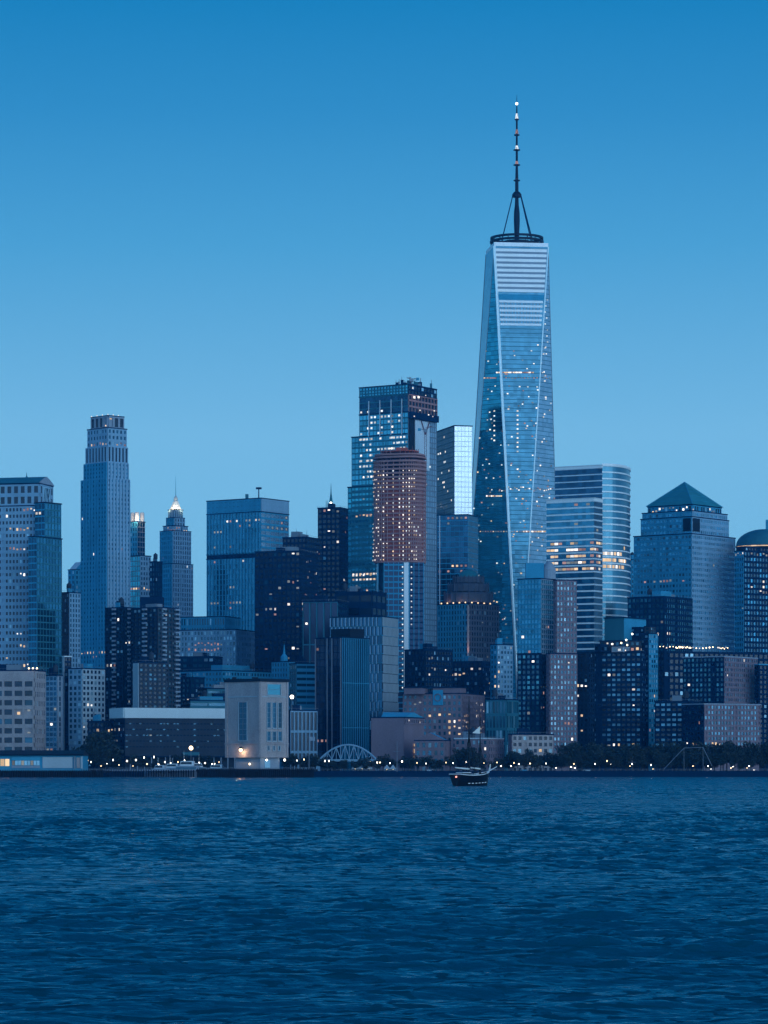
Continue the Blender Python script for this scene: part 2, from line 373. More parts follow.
def tier(B, x0, xc, x1, top, bot=None, t=42, sp=None, spR=None, vis=775, off=0.0, lit=(), plain=False, roofmat=None, plant=False, zbase=2.0, lip=None):
    D = B.D + off
    P, Lc, Rc, a, b, UL, UR, NL, NR = rect_faces(x0, xc, x1, D, t)
    spR = spR or sp
    zt = Z(top, D); zb = zbase if bot is None else Z(bot, D)
    Bk = Lc + (Rc - P)
    core = B.mb('glass_facade' if sp.get('curtain') else 'wall')
    def face(p, q, s, n, mat):
        nb = max(1, round((q - p).length / s['bay'])); nf = max(1, round((zt - zb) / s['floor']))
        core.poly([(p[0], p[1], zb), (q[0], q[1], zb), (q[0], q[1], zt), (p[0], p[1], zt)], mat, [(0, 0), (nb, 0), (nb, nf), (0, nf)])
    face(Lc, P, sp, NL, sp.get('core', sp['wall'])); face(P, Rc, spR, NR, spR.get('core', spR['wall']))
    face(Rc, Bk, spR, None, spR.get('core', sp['wall'])); face(Bk, Lc, sp, None, sp.get('core', sp['wall']))
    zv = Z(vis, D)
    if not plain:
        facade(B, Lc, UL, NL, a, zb, zt, sp, max(zb, zv), lit)
        facade(B, P, UR, NR, b, zb, zt, spR, max(zb, zv), lit)
    # roof: a slab with a low parapet lip
    rm = roofmat or 'dark_stone'
    ro = B.mb('roof#%d' % len(B.buf))
    e = .55 if lip is None else .12; rh = .75 if lip is None else .14
    q = [Lc + NL * e - UL * e, P + NL * e + NR * e, Rc + NR * e + UR * e, Bk - NL * e - NR * e]
    ro.prism([(p[0], p[1]) for p in q], zt + .01, zt + rh, rm)
    if plant:
        rr = random.Random(int(x0 * 13 + top))
        for k in range(rr.randint(2, 3)):
            pl = B.mb('plant_room#%d' % len(B.buf))
            s0 = rr.uniform(.12, .55) * a; w = rr.uniform(.15, .32) * a; d0 = rr.uniform(.15, .4) * b; dd = rr.uniform(.2, .4) * b; hh = rr.uniform(2.2, 4.8)
            o = Lc + UL * s0 + UR * d0
            c = [o, o + UL * w, o + UL * w + UR * dd, o + UR * dd]
            pl.prism([(p[0], p[1]) for p in c], zt + .7, zt + .7 + hh, rr.choice(['slate_stone', 'dark_stone', 'grey_metal']))
        for k in range(rr.randint(1, 4)):
            o = Lc + UL * (rr.uniform(.08, .92) * a) + UR * (rr.uniform(.1, .7) * b); an = MB(); hh = rr.uniform(2.5, 8)
            an.tube((o[0], o[1], zt + .7), (o[0], o[1], zt + .7 + hh), .16, .08, 'dark_stone', 5); B.part('roof_antenna', an)
        if rr.random() < .45:
            o = Lc + UL * (rr.uniform(.15, .85) * a) + UR * (rr.uniform(.2, .6) * b); wt = B.mb('water_tank#%d' % len(B.buf)); z_ = zt + .7
            for sx_ in (-1, 1):
                for sy_ in (-1, 1): wt.tube((o[0] + sx_, o[1] + sy_, z_), (o[0] + sx_, o[1] + sy_, z_ + 2.2), .14, .14, 'dark_wood', 4)
            wt.lathe(o[0], o[1], [(0, z_ + 2.0), (1.7, z_ + 2.0), (1.7, z_ + 5.2), (1.8, z_ + 5.3), (0, z_ + 6.9)], 'brown_brick', 10)
        rl = MB()
        for p_, q_ in ((q[0], q[1]), (q[1], q[2])):
            rl.tube(p_ + ZV * (zt + 1.7), q_ + ZV * (zt + 1.7), .07, .07, 'grey_metal', 4)
            n_ = max(2, int((q_ - p_).length / 4))
            for k in range(n_ + 1): o = p_.lerp(q_, k / n_); rl.tube(o + ZV * (zt + .75), o + ZV * (zt + 1.7), .06, .06, 'grey_metal', 4)
        B.part('roof_railing', rl)
    return dict(P=P, L=Lc, R=Rc, B=Bk, a=a, b=b, UL=UL, UR=UR, NL=NL, NR=NR, zt=zt, zb=zb, D=D)

def S(wall, bay, floor, pier=.45, span=.45, **k):
    d = dict(wall=wall, bay=bay, floor=floor, pier=pier, span=span); d.update(k); return d
def CW(core, bay, floor, grid='grey_metal', pier=.08, span=.16, **k):
    d = dict(wall=core, core=core, bay=bay, floor=floor, grid=grid, pier=pier, span=span, curtain=True, gridpart='mullion', dep=.22); d.update(k); return d

def simple(name, label, D, x0, xc, x1, top, t, sp, lit=(), vis=775, spR=None, plant=True, cat='building', bot=None, roofmat=None, fin=True, maxw=100):
    B = Building(name, label, D, xc, cat)
    T = tier(B, x0, xc, x1, top, bot, t, sp, spR, vis, 0, lit, plant=plant, roofmat=roofmat)
    B.T = T
    return B.finish(maxw) if fin else B

ALL = (-20, 0, 800, 780)
def everywhere(p, tones): return (*ALL, p * .9, tones)

# ---- vaulted stone tower, far left
B = Building('office_tower', 'stone office tower with vaulted gable roof and glass corner at the left edge', 2000, 40)
sp = S('grey_stone', 2.4, 4.2, .42, .5, pane='pane_black', pale=.05)
lt = [(0, 525, 30, 530, .6, 'yp'), (0, 544, 24, 549, .5, 'yp'), (0, 640, 28, 668, .12, 'wy'), everywhere(.015, 'wp')]
T = tier(B, -60, 40, 53, 506, None, 14, sp, lit=lt, vis=668)
T2 = tier(B, -60, 39.6, 52.6, 484, 505, 14, S('grey_stone', 4.6, 9, .4, .35, pane='pane_black', pale=0), off=.4)
P, Lc, Rc, Bk, zt = T2['P'], T2['L'], T2['R'], T2['B'], T2['zt']
rf = B.mb('vault_roof'); ev = 1.2
zr = zt + .8; zh = Z(475, 2000)
p0 = P + T2['NL'] * ev; p1 = Rc + T2['NR'] * 1 - T2['NL'] * ev; l0 = Lc + T2['NL'] * ev; l1 = Bk - T2['NL'] * ev
prev = None; K = 8
def arc(pa, pb, k):
    q = pa.lerp(pb, k / K); return Vector((q[0], q[1], zr + (zh - zr) * (1 - abs(2 * k / K - 1) ** 1.25)))
for k in range(K):
    a0, a1, b0, b1 = arc(l0, l1, k), arc(l0, l1, k + 1), arc(p0, p1, k), arc(p0, p1, k + 1)
    rf.poly([a0, b0, b1, a1], 'teal_metal')
rf.poly([arc(p0, p1, k) for k in range(K + 1)], 'pale_stone')
rf.poly([arc(l0, l1, K - k) for k in range(K + 1)], 'pale_stone')
fr = (Vector((P[0], P[1], Z(503, 2000))), T2['UR'], ZV, T2['NR'])
go = B.mb('gable_opening'); go.fbox(fr, T2['b'] * .22, T2['b'] * .72, 0, 11, .5, .62, 'pane_pale')
gl = B.mb('gable_lattice')
for k in range(5): gl.tube(fr[0] + fr[1] * (T2['b'] * (.24 + .11 * k)) + fr[3] * .75, fr[0] + fr[1] * (T2['b'] * (.24 + .11 * (k + 1) if k < 4 else .5)) + fr[3] * .75 + ZV * 10.5, .22, .22, 'dark_stone', 4)
fi = B.mb('finial'); fi.lathe(X(27, 2030), 2028, [(1.0, zh - 1), (.9, zh + 1), (.3, zh + 2), (.05, zh + 4.5)], 'teal_metal', 6)
g = CW('glass_mid', 3.2, 4.2, grid='teal_metal', pier=.12, span=.2)
gd = CW('glass_dark', 2.6, 4.2, grid='slate_stone', pier=.06, span=.22)
tier(B, 35, 45, 61, 503, None, 36, gd, g, off=-9, lit=[(36, 512, 44, 540, .12, 'w'), everywhere(.006, 'wp')], vis=760)
tier(B, 28.6, 37, 61.6, 537, None, 30, gd, g, off=-20, lit=[everywhere(.014, 'wpd')], vis=760)
B.finish()

# ---- beige block with wide windows in front of it
B = Building('office_block', 'beige low office block with three wide windows per floor behind the pier shed', 1880, 34)
T = tier(B, -27, 34, 45, 671, None, 12, S('limestone', 6.0, 5.6, .22, .42, pane='pane_black', alt='pane_dark', pale=.3, dep=.8, head=5), S('limestone', 3.4, 5.6, .45, .45, pane='pane_dark'),
         vis=752, lit=[(16, 706, 22, 716, 1, 'y'), (8, 724, 14, 730, 1, 'y'), everywhere(.02, 'd')], plant=True)
for k in range(3):
    c = Vector((X(30 + k * 4, 1885), 1879, T['zt'] + 1.6)); b = MB(); b.ball(c, .5, 'lamp_warm', 6); B.part('roof_lamp', b)
B.finish()

# ---- narrow slabs beside it
simple('apartment_tower', 'narrow glass apartment slab with a bright vertical edge beside the beige block', 1945, 46, 57, 62, 676, 30, CW('glass_dark', 2.6, 3.2, grid='grey_stone', pier=.12, span=.3), vis=758, spR=S('pale_stone', 4, 3.2, .6, .2, pane='pane_dark'), lit=[everywhere(.03, 'wpd')])
simple('apartment_tower', 'slim dark slab with white cap left of the white apartment block', 1960, 63, 64.5, 71, 657, 60, S('white_concrete', 3, 3.3, .8, .2), vis=755, spR=S('dark_brick', 2.6, 3.2, .3, .4, pane='pane_black'), roofmat='white_roof', plant=False, lit=[everywhere(.02, 'w')])
simple('apartment_tower', 'brown brick tower with balconies squeezed beside the tall tiered tower', 2070, 60, 69, 80, 593, 40, S('brown_brick', 2.4, 3.3, .35, .4, pane='pane_black'), vis=740, spR=S('grey_stone', 2.8, 3.3, .5, .35), lit=[everywhere(.012, 'wp')])
B = simple('office_tower', 'distant dark block with sloping pale roof behind the tall tiered tower', 2550, 68.5, 75, 82, 570, 42, S('slate_stone', 4, 4, .5, .4), vis=600, plant=False, fin=False)
T = B.T; b = B.mb('sloped_roof')
ap = (T['L'] + T['R']) / 2; b.poly([T['L'] + ZV * T['zt'], T['P'] + ZV * T['zt'], T['R'] + ZV * (T['zt'] + 7)], 'pale_metal'); b.poly([T['L'] + ZV * T['zt'], T['R'] + ZV * (T['zt'] + 7), T['B'] + ZV * (T['zt'] + 7)], 'pale_metal')
b.poly([T['P'] + ZV * T['zt'], T['R'] + ZV * T['zt'], T['R'] + ZV * (T['zt'] + 7)], 'slate_stone')
B.finish()

# ---- tall tiered limestone tower
B = Building('residential_tower', 'tall slender tiered limestone tower with lit crown, tallest on the left', 2300, 107)
lf = S('slate_stone', 3.3, 3.35, .5, .5, pane='pane_dark', alt='pane_mid', pale=.4, dep=.8, spandep=.3); rt = S('grey_stone', 3.3, 3.35, .55, .5, pane='pane_mid', alt='pane_grey', pale=.3, dep=.8, spandep=.3)  # same stone on both faces: the left one's shade is put into its colour
lt = [(80, 649, 107, 655, .7, 'py'), (85, 530, 95, 556, .02, 'w'), everywhere(.004, 'wp')]
tier(B, 81.0, 107, 129.8, 560, None, 46, lf, rt, vis=690, lit=lt, off=-.6, lip=1, roofmat='grey_stone')
tier(B, 81.5, 107, 129.6, 478, 560, 46, lf, rt, lit=lt, off=0, lip=1, roofmat='grey_stone')
tier(B, 84.3, 107.2, 128.3, 462, 478, 46, lf, rt, off=3, lip=1, roofmat='grey_stone')
tall = S('grey_stone', 3.4, 11, .5, .12, pane='pane_black', pale=0, dep=.6)
tier(B, 86, 107.3, 127.6, 446, 462, 46, tall, off=5, lip=1, roofmat='grey_stone')
tier(B, 87.8, 107.5, 126.4, 428, 446, 46, S('grey_stone', 3.4, 4, .5, .45, pane='pane_dark'), off=7.5, lit=[(85, 441, 130, 447, .6, 'yp')])
T = tier(B, 91.5, 108, 123.6, 416, 428, 46, S('pale_stone', 4.4, 9.4, .36, .26, pane='pane_black', pale=0, dep=.8), off=12, lit=[(91, 417, 124, 428, .28, 'y')])
for k in range(6):
    c = T['L'].lerp(T['P'], k / 3) if k < 4 else T['P'].lerp(T['R'], (k - 3) / 3)
    b = MB(); b.ball(Vector((c[0], c[1], T['zt'] + 1.2)) , .36, 'lit_white', 6); B.part('crown_lamp', b)
B.finish()

# ---- tower with three lit drums
B = Building('office_tower', 'slim grey tower with three floodlit roof drums right of the tall tiered tower', 2520, 137)
sp = S('slate_stone', 3, 4, .45, .4)
T = tier(B, 128, 137.5, 144.8, 522, None, 42, sp, CW('glass_mid', 3, 4), vis=612, lit=[(128, 585, 145, 590, .6, 'yp'), everywhere(.008, 'wp')])
tier(B, 128, 140, 150.5, 556, None, 42, CW('glass_teal', 3, 4), S('grey_stone', 3, 4, .5, .4), off=-8, vis=612, lit=[(128, 585, 150, 590, .5, 'yp'), everywhere(.012, 'wd')])
for px_ in (132.6, 137.4, 142.2):
    b = MB(); cx = X(px_, 2528); z0 = T['zt'] + .7
    b.lathe(cx, 2528 if px_ != 137.4 else 2524, [(1.75, z0), (1.75, z0 + 6.5), (1.5, z0 + 7.6), (0, z0 + 7.7)], 'white_concrete', 12); B.part('roof_drum', b, True)
B.finish()
simple('office_tower', 'plain dark slab between the drum-topped tower and the neo-gothic tower', 2480, 150, 155, 162, 562, 42, S('dark_stone', 3, 4, .4, .4, pane='pane_dark'), vis=612)

# ---- neo-gothic tower with lit pyramid crown
B = Building('gothic_tower', 'neo-gothic stone tower with floodlit pyramid crown and thin spire', 2650, 173)
sp = S('slate_stone', 2.6, 4, .55, .3, pane='pane_black', dep=.9, pale=.06); spr = S('grey_stone', 2.6, 4, .55, .3, pane='pane_black', dep=.9, pale=.06)  # one stone in two tones: shade painted left, glow painted right
lt = [everywhere(.012, 'wp')]
tier(B, 157.5, 172, 192.5, 564, None, 46, sp, spr, vis=640, lit=lt)
tier(B, 160.5, 172.5, 190.5, 531, 564, 46, sp, spr, off=4, lit=lt)
tier(B, 163.5, 173, 187.5, 526, 531, 46, S('grey_stone', 2.6, 4, .5, .2, pane='pane_dark'), off=8, lit=[(160, 524, 190, 532, .8, 'yp')])
tier(B, 166.8, 174, 184.3, 518, 526, 46, sp, spr, off=12)
T = tier(B, 168.5, 174.6, 182.6, 510, 518, 46, S('grey_stone', 2.2, 6, .4, .25, pane='pane_dark'), off=14)
cx, cy = X(175.7, 2676), 2676; z0 = T['zt'] + .7
b = MB(); b.lathe(cx, cy, [(4.9, z0), (4.6, z0 + 2.4), (2.6, z0 + 6.5), (2.4, z0 + 7.5)], 'white_roof', 8, R(22)); B.part('pyramid_crown', b)
b = MB(); b.lathe(cx, cy, [(1.7, z0 + 7.5), (1.7, z0 + 10.5), (.8, z0 + 12), (.35, z0 + 13)], 'white_concrete', 8); B.part('lantern', b)
b = MB(); b.tube((cx, cy, z0 + 13), (cx, cy, Z(475, 2676)), .28, .08, 'slate_stone', 6); B.part('spire', b)
for k in range(8):
    a = R(45 * k); b = MB(); c = (cx + 5.3 * math.cos(a), cy + 5.3 * math.sin(a), z0 + .8); b.ball(c, .32, 'crown_glow', 6); B.part('floodlight', b)
GOTHIC = (cx, cy, z0)
B.finish()

# ---- brown twin slabs with balconies
def balcony_slab(label, D, x0, xc, x1, top, t, lightR, lit):
    B = Building('apartment_slab', label, D, xc, 'apartment building')
    sp = S('dark_brick', 3.4, 2.9, .2, .42, pane='pane_black', pale=.14, dep=.9); sr = S(lightR, 3.0, 2.9, .3, .45, pane='pane_dark', pale=.2, dep=.9)
    T = tier(B, x0, xc, x1, top, None, t, sp, sr, vis=735, lit=lit, plant=True)
    bal = B.mb('balcony_stack')
    nf = int((T['zt'] - 4) / 2.9)
    for side, O, U, Nn, L in ((0, T['P'], T['UR'], T['NR'], T['b']), (1, T['L'], T['UL'], T['NL'], T['a'])):
        for q in ((.78, 1.0), (.18, .36)) if side == 0 else ((.45, .62),):
            for j in range(nf):
                z = T['zt'] - 1.2 - j * 2.9
                if proj((0, D, z))[1] > 735: break
                bal.fbox((Vector((O[0], O[1], z)), U, ZV, Nn), L * q[0], L * q[1], 0, 1.1, .9, 2.2, 'pale_stone')
    return B.finish()
balcony_slab('dark brown apartment slab with balconies under the tall tiered tower', 1995, 106, 124, 136.5, 608, 40, 'dark_brick', [everywhere(.02, 'wpd')])
B = balcony_slab('brown apartment slab with pale balcony stacks and rooftop block, right of its twin', 1965, 134, 157, 178, 608, 42, 'brown_brick', [everywhere(.022, 'wpd')])
b = MB(); b.box(X(140, 1985), X(163, 1985), 1985, 1995, 80, Z(597, 1985), 'dark_stone'); B.part('penthouse', b)
simple('apartment_slab', 'pale edged lower apartment block in front of the brown twin slabs', 1932, 133.5, 139, 166.5, 663, 62, S('white_concrete', 4, 3, .9, .1, pane='pane_dark'), vis=708, spR=S('brown_brick', 3.2, 2.9, .4, .5, pane='pane_black', alt='pane_dark', pale=.3), lit=[everywhere(.02, 'w')], cat='apartment building')
simple('apartment_block', 'white apartment block with rows of square dark windows at the foot of the tiered tower', 1945, 69, 82, 104.5, 669, 38, S('grey_stone', 3.4, 3.5, .35, .4, pane='pane_dark', pale=.3), vis=745, spR=S('white_concrete', 3.6, 3.5, .4, .42, pane='pane_black', pale=.1), lit=[everywhere(.015, 'w')], cat='apartment building')

# ---- long low building with white roof band
B = Building('low_building', 'long low brown building with a white roof band behind the marina', 1875, 125)
sp = S('brown_brick', 2.2, 3.4, .3, .8, pane='dark_brick', alt='pane_dark', pale=.25, dep=.3)
T = tier(B, 112, 125, 243, 709, None, 66, S('dark_brick', 4, 3.4, .3, .5, pane='pane_black'), sp, vis=746, lit=[(90, 725, 125, 745, .14, 'dw'), everywhere(.004, 'd')], roofmat='white_roof')
fa = MB()
for O, U, Nn, L in ((T['L'], T['UL'], T['NL'], T['a']), (T['P'], T['UR'], T['NR'], T['b'])):
    fa.fbox((Vector((O[0], O[1], T['zt'] - 5.4)), U, ZV, Nn), -.8, L + .8, 0, 6.0, .5, 1.5, 'white_roof')
B.part('roof_band', fa)
b = MB(); fr = (Vector((T['P'][0], T['P'][1], 2)), T['UR'], ZV, T['NR'])
b.fbox(fr, 0, T['b'], 9.5, 10.3, .5, 4, 'dark_brick'); B.part('canopy', b)
for k in range(17):
    b = MB(); a = T['b'] * (k + .5) / 17; b.fbox(fr, a - .28, a + .28, 0, 9.5, 3.0, 3.6, 'pale_stone'); B.part('column', b)
b = MB(); b.fbox(fr, T['b'] * .48, T['b'] * .62, 10.6, 12.6, .5, 1.2, 'teal_metal'); B.part('sign_panel', b)
B.finish()
simple('low_building', 'small dark low building with a few lights left of the white-banded building', 1880, 88, 104, 113, 722, 30, S('dark_brick', 3, 3.3, .3, .4, pane='pane_black'), lit=[(88, 724, 112, 735, .12, 'wy')])

# ---- big blue slab with pale right face
B = Building('office_tower', 'broad blue glass office slab with pale banded right face and roof mast', 2480, 261)
lf = CW('glass_mid', 3.2, 4.2, grid='slate_stone', pier=.34, span=.12, dep=.6); rt = S('grey_stone', 4.2, 4.4, .1, .5, core='glass_pale', curtain=True, gridpart='mullion', grid='grey_stone')
rb = CW('glass_pale', 6, 4.6, grid='slate_stone', pier=.04, span=.34)  # right face's western glow is put into paler glass
lt = [(212, 514, 258, 527, .22, 'pdw'), (212, 558, 256, 563, .45, 'wpd'), (222, 590, 250, 622, .16, 'wpd'), (264, 512, 288, 530, .25, 'pd'), everywhere(.008, 'd')]
T = tier(B, 207, 261, 288.6, 498.5, 512, 34, S('slate_stone', 4.2, 4.2, .5, .9, core='glass_mid', curtain=True, gridpart='parapet'), S('grey_stone', 4.2, 4.2, .5, .95, core='grey_stone', curtain=True, gridpart='parapet'))
T = tier(B, 207, 261, 288.6, 512, 553, 34, lf, rb, lit=lt)
tier(B, 207, 261, 288.6, 553, 557.5, 34, S('dark_stone', 4.2, 4, .5, .9, core='glass_dark', curtain=True), lit=())
tier(B, 207, 261, 288.6, 557.5, None, 34, lf, rb, lit=lt, vis=640)
b = MB(); cx = X(258.5, 2490); z0 = Z(498, 2490); b.tube((cx, 2495, z0), (cx, 2495, z0 + 9), .5, .4, 'dark_stone'); b.box(cx - 2.3, cx + 2.3, 2494, 2496, z0 + 7.5, z0 + 9, 'dark_stone'); B.part('roof_mast', b)
b = MB(); b.box(X(245, 2495), X(248, 2495), 2500, 2506, z0, z0 + 4, 'teal_metal'); B.part('roof_vent', b)
B.finish()

# ---- pale civic buildings in the gap
B = Building('civic_building', 'hazy classical civic building with a columned attic below the blue slab', 2320, 215)
st = S('slate_stone', 2.6, 4, .5, .4, pane='pane_dark', pale=.3)
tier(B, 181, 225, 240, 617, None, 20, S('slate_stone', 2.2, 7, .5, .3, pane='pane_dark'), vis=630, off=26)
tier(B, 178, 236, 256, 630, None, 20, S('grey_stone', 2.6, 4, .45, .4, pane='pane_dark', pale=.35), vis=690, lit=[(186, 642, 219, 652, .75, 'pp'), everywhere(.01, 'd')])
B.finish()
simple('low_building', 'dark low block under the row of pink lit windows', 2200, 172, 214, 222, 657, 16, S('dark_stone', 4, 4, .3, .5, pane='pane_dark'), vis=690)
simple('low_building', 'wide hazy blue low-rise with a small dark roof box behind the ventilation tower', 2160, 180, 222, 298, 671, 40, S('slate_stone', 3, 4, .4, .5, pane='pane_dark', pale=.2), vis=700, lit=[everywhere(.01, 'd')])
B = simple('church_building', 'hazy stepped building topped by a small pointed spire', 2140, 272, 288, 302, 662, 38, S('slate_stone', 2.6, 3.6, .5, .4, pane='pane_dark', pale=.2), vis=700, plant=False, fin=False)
c = (B.T['L'] + B.T['R']) / 2; z0 = B.T['zt']; b = MB(); b.lathe(c[0] - 2, c[1], [(2.6, z0), (2.4, z0 + 4), (.9, z0 + 6), (.1, z0 + 13)], 'slate_stone', 8); B.part('spire', b)
B.finish()
simple('low_building', 'flat teal low-rise with long blue fascia above the white roof band', 2030, 198, 207, 262, 689, 66, S('dark_stone', 4, 3, .3, .5, pane='pane_black'), spR=S('teal_metal', 9, 4, .1, .6, pane='pane_dark', pale=0), vis=700, lit=[(180, 692, 200, 700, .3, 'd')])
simple('low_building', 'long blue low-rise directly above the white roof band', 1985, 182, 190, 262, 701, 66, S('dark_stone', 4, 3, .3, .5, pane='pane_black'), spR=S('teal_metal', 12, 4, .05, .55, pane='pane_dark', pale=0), vis=712)
simple('low_building', 'dark stepped low-rise below the balcony slab', 2090, 174, 190, 204, 678, 40, S('dark_stone', 4, 3.4, .35, .45, pane='pane_dark'), vis=705, lit=[everywhere(.06, 'dw')])

# ---- dark towers in the middle
dk = S('dark_stone', 3.4, 4, .3, .4, core='dark_stone', pane='pane_black', pale=.04, alt='pane_dark')
simple('office_tower', 'dark lower office block with scattered lit windows against the blue slab', 2240, 255, 300, 318, 551.5, 16, dk, vis=720, lit=[everywhere(.085, 'wpdd')])
simple('office_tower', 'dark office tower stepped up behind the darker block', 2280, 283, 306, 320, 537.5, 24, dk, vis=620, lit=[(290, 550, 318, 560, .2, 'pd'), everywhere(.06, 'wpdd')])
simple('office_tower', 'near-black square tower left of the tall tower under construction', 2360, 318, 340, 347.5, 508, 20, dk, vis=640, lit=[everywhere(.06, 'wpd')])
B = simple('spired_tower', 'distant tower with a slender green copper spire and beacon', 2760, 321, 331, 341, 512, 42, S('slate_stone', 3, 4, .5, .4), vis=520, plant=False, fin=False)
cx, cy, z0 = X(331, 2775), 2775, B.T['zt']
b = MB(); b.lathe(cx, cy, [(4.6, z0), (3.2, z0 + 5), (1.6, z0 + 10), (.5, z0 + 18), (.08, Z(483, 2775))], 'copper_green', 8); B.part('copper_spire', b)
b = MB(); b.ball((cx, cy - 2.4, z0 + 9), 1.0, 'lamp_white', 6); B.part('beacon', b)
B.finish()

# ---- tall tower under construction
B = Building('glass_tower', 'tall blue glass tower with unfinished open top floors, under construction', 2520, 408)
g = CW('glass_blue', 3.4, 4.4, grid='teal_metal', pier=.04, span=.24, dep=.3); gr = CW('glass_lavender', 3.0, 4.4, grid='grey_metal', pier=.1, span=.2, dep=.3)
gdk = CW('glass_dark', 3.4, 4.4, grid='teal_metal', pier=.04, span=.22, dep=.3)
sp_l = [(366, 410, 372, 480, .55, 'wc'), (378, 412, 384, 470, .4, 'wc'), (388, 410, 394, 480, .55, 'wc'), (396, 408, 402, 455, .5, 'wc'), (360, 432, 366, 478, .4, 'wc'), (352, 572, 375, 580, .8, 'wy'), (350, 590, 372, 596, .4, 'yp'),
        (413, 412, 424, 460, .12, 'wc'), (350, 512, 372, 517, .6, 'yp'), everywhere(.008, 'cd')]
tier(B, 359.5, 408, 436.5, 384.5, 394, 33, S('teal_metal', 3, 3, .3, .3, core='glass_blue', curtain=True, gridpart='parapet', grid='teal_metal'), S('dark_stone', 5, 4, .2, .3, core='dark_stone', pane='pane_black'))
tier(B, 359.5, 408, 436.5, 394, 412, 33, gdk, S('slab_concrete', 5, 4.4, .1, .3, core='dark_stone', pane='pane_black', dep=1.0), off=.25, lit=[(360, 408, 404, 413, .4, 'wc')])
tier(B, 359.5, 408, 436.5, 412, None, 33, g, gr, lit=sp_l, vis=690)
tier(B, 351.8, 406, 434, 434, None, 33, g, gr, lit=sp_l, vis=690, off=1.0)
tier(B, 348, 404, 432, 484.5, None, 33, CW('glass_teal', 3.4, 4.4, grid='teal_metal', pier=.04, span=.3, dep=.3), gr, lit=sp_l, vis=690, off=2.0)
P, Lc, Rc, a, b_, UL, UR, NL, NR = rect_faces(359.5, 408, 436.5, 2520, 33)
D0 = 2520
for k, q in enumerate((.2, .43, .66, .88)):                                # pale vertical risers on the left face
    b = MB(); fr = (Vector((Lc[0], Lc[1], Z(434, D0))), UL, ZV, NL); b.fbox(fr, a * q - .35, a * q + .35, 0, 29, .3, .8, 'pale_metal'); B.part('riser', b)
fr = (Vector((P[0], P[1], 0)), UR, ZV, NR)
b = MB(); b.fbox(fr, b_ * .02, b_ * .2, Z(452, D0), Z(417, D0), .4, .9, 'black_metal'); B.part('hoist_bay', b)
b = MB(); b.fbox(fr, b_ * .22, b_ * .72, Z(468, D0), Z(419, D0), .4, .9, 'pale_metal'); B.part('wrapped_panel', b)
b = MB(); b.fbox(fr, 0, b_ * .98, Z(418, D0), Z(411.5, D0), .3, 3.0, 'dark_stone'); B.part('overhang', b)
b = MB()
for q0, q1 in ((.42, .56), (.70, .56)): b.tube(fr[0] + UR * (b_ * q0) + NR * 1.3 + ZV * Z(419, D0), fr[0] + UR * (b_ * q1) + NR * 1.3 + ZV * Z(432, D0), .5, .5, 'red_brick', 5)
B.part('brace', b)
rr = random.Random(3)
b = MB(); zt = Z(384.5, D0) + .7
for k in range(24):                                                         # open steel of the unfinished top
    q = rr.uniform(.05, .95); d = rr.uniform(2, 18); c = P + UR * (b_ * q) - NR * d; h = rr.uniform(2, 9)
    b.box(c[0] - rr.uniform(.4, 2.2), c[0] + rr.uniform(.4, 2.2), c[1] - 1, c[1] + 1, zt, zt + h * .6, rr.choice(['dark_stone', 'teal_metal', 'grey_metal']))
    b.tube((c[0], c[1], zt), (c[0], c[1], zt + h), .3, .3, 'grey_metal', 4)
B.part('steel_frame', b)
for q, row, s in ((.1, 397, 1.9), (.25, 396, 1.7), (.05, 388, 1.0), (.5, 393, .7), (.3, 409, .9), (.6, 412, .9), (.75, 413, .8), (.1, 416, .8), (.8, 407, .7)):
    c = fr[0] + UR * (b_ * q) + NR * 3.3 + ZV * Z(row, D0); B.pane(c, UR, ZV, NR, s * 1.5, s, 'lit_white', name='work_light', th=.3)
B.finish()
# crane on it
def crane(label, px, D, r0, r1, jib):
    z0, z1 = Z(r0, D), Z(r1, D); cx = X(px, D)
    root = empty('construction_crane', (cx, D, z0), label, 'crane')
    def prt(nm, mb): mb.build(nm, root, (cx, D, z0))
    b = MB()
    for dx in (-.8, .8):
        for dy in (-.8, .8): b.tube((cx + dx, D + dy, z0), (cx + dx, D + dy, z1), .22, .22, 'red_brick', 4)
    for k in range(int((z1 - z0) / 2)):
        s = 1 if k % 2 else -1; z = z0 + 2 * k
        b.tube((cx - .8 * s, D - .8, z), (cx + .8 * s, D - .8, z + 2), .12, .12, 'red_brick', 4); b.tube((cx - .8, D - .8 * s, z), (cx - .8, D + .8 * s, z + 2), .12, .12, 'red_brick', 4)
    prt('mast', b)
    b = MB(); b.box(cx - 1.5, cx + 1.5, D - 1.5, D + 1.5, z1, z1 + 2.4, 'grey_metal'); prt('cab', b)
    b = MB(); tip = (cx + jib[0], D, z1 + jib[1]); b.tube((cx, D - .5, z1 + 2), tip, .35, .2, 'red_brick', 4); b.tube((cx, D + .5, z1 + 2), tip, .35, .2, 'red_brick', 4); b.tube((cx, D, z1 + 3.4), tip, .2, .15, 'red_brick', 4); prt('jib', b)
    b = MB(); b.box(cx - 5 * (1 if jib[0] > 0 else -1) - 1.2, cx - 5 * (1 if jib[0] > 0 else -1) + 1.2, D - 1, D + 1, z1 + 1, z1 + 3, 'slate_stone'); b.tube((cx, D, z1 + 2), (cx - 5 * (1 if jib[0] > 0 else -1), D, z1 + 2.4), .3, .3, 'red_brick', 4); prt('counterweight', b)
crane('red lattice crane climbing the right face of the unfinished tower', 425.5, 2512, 470, 432, (5.5, 5))
crane('short dark crane on the roof corner of the unfinished tower', 411.5, 2530, 384, 381.5, (-4, 3))

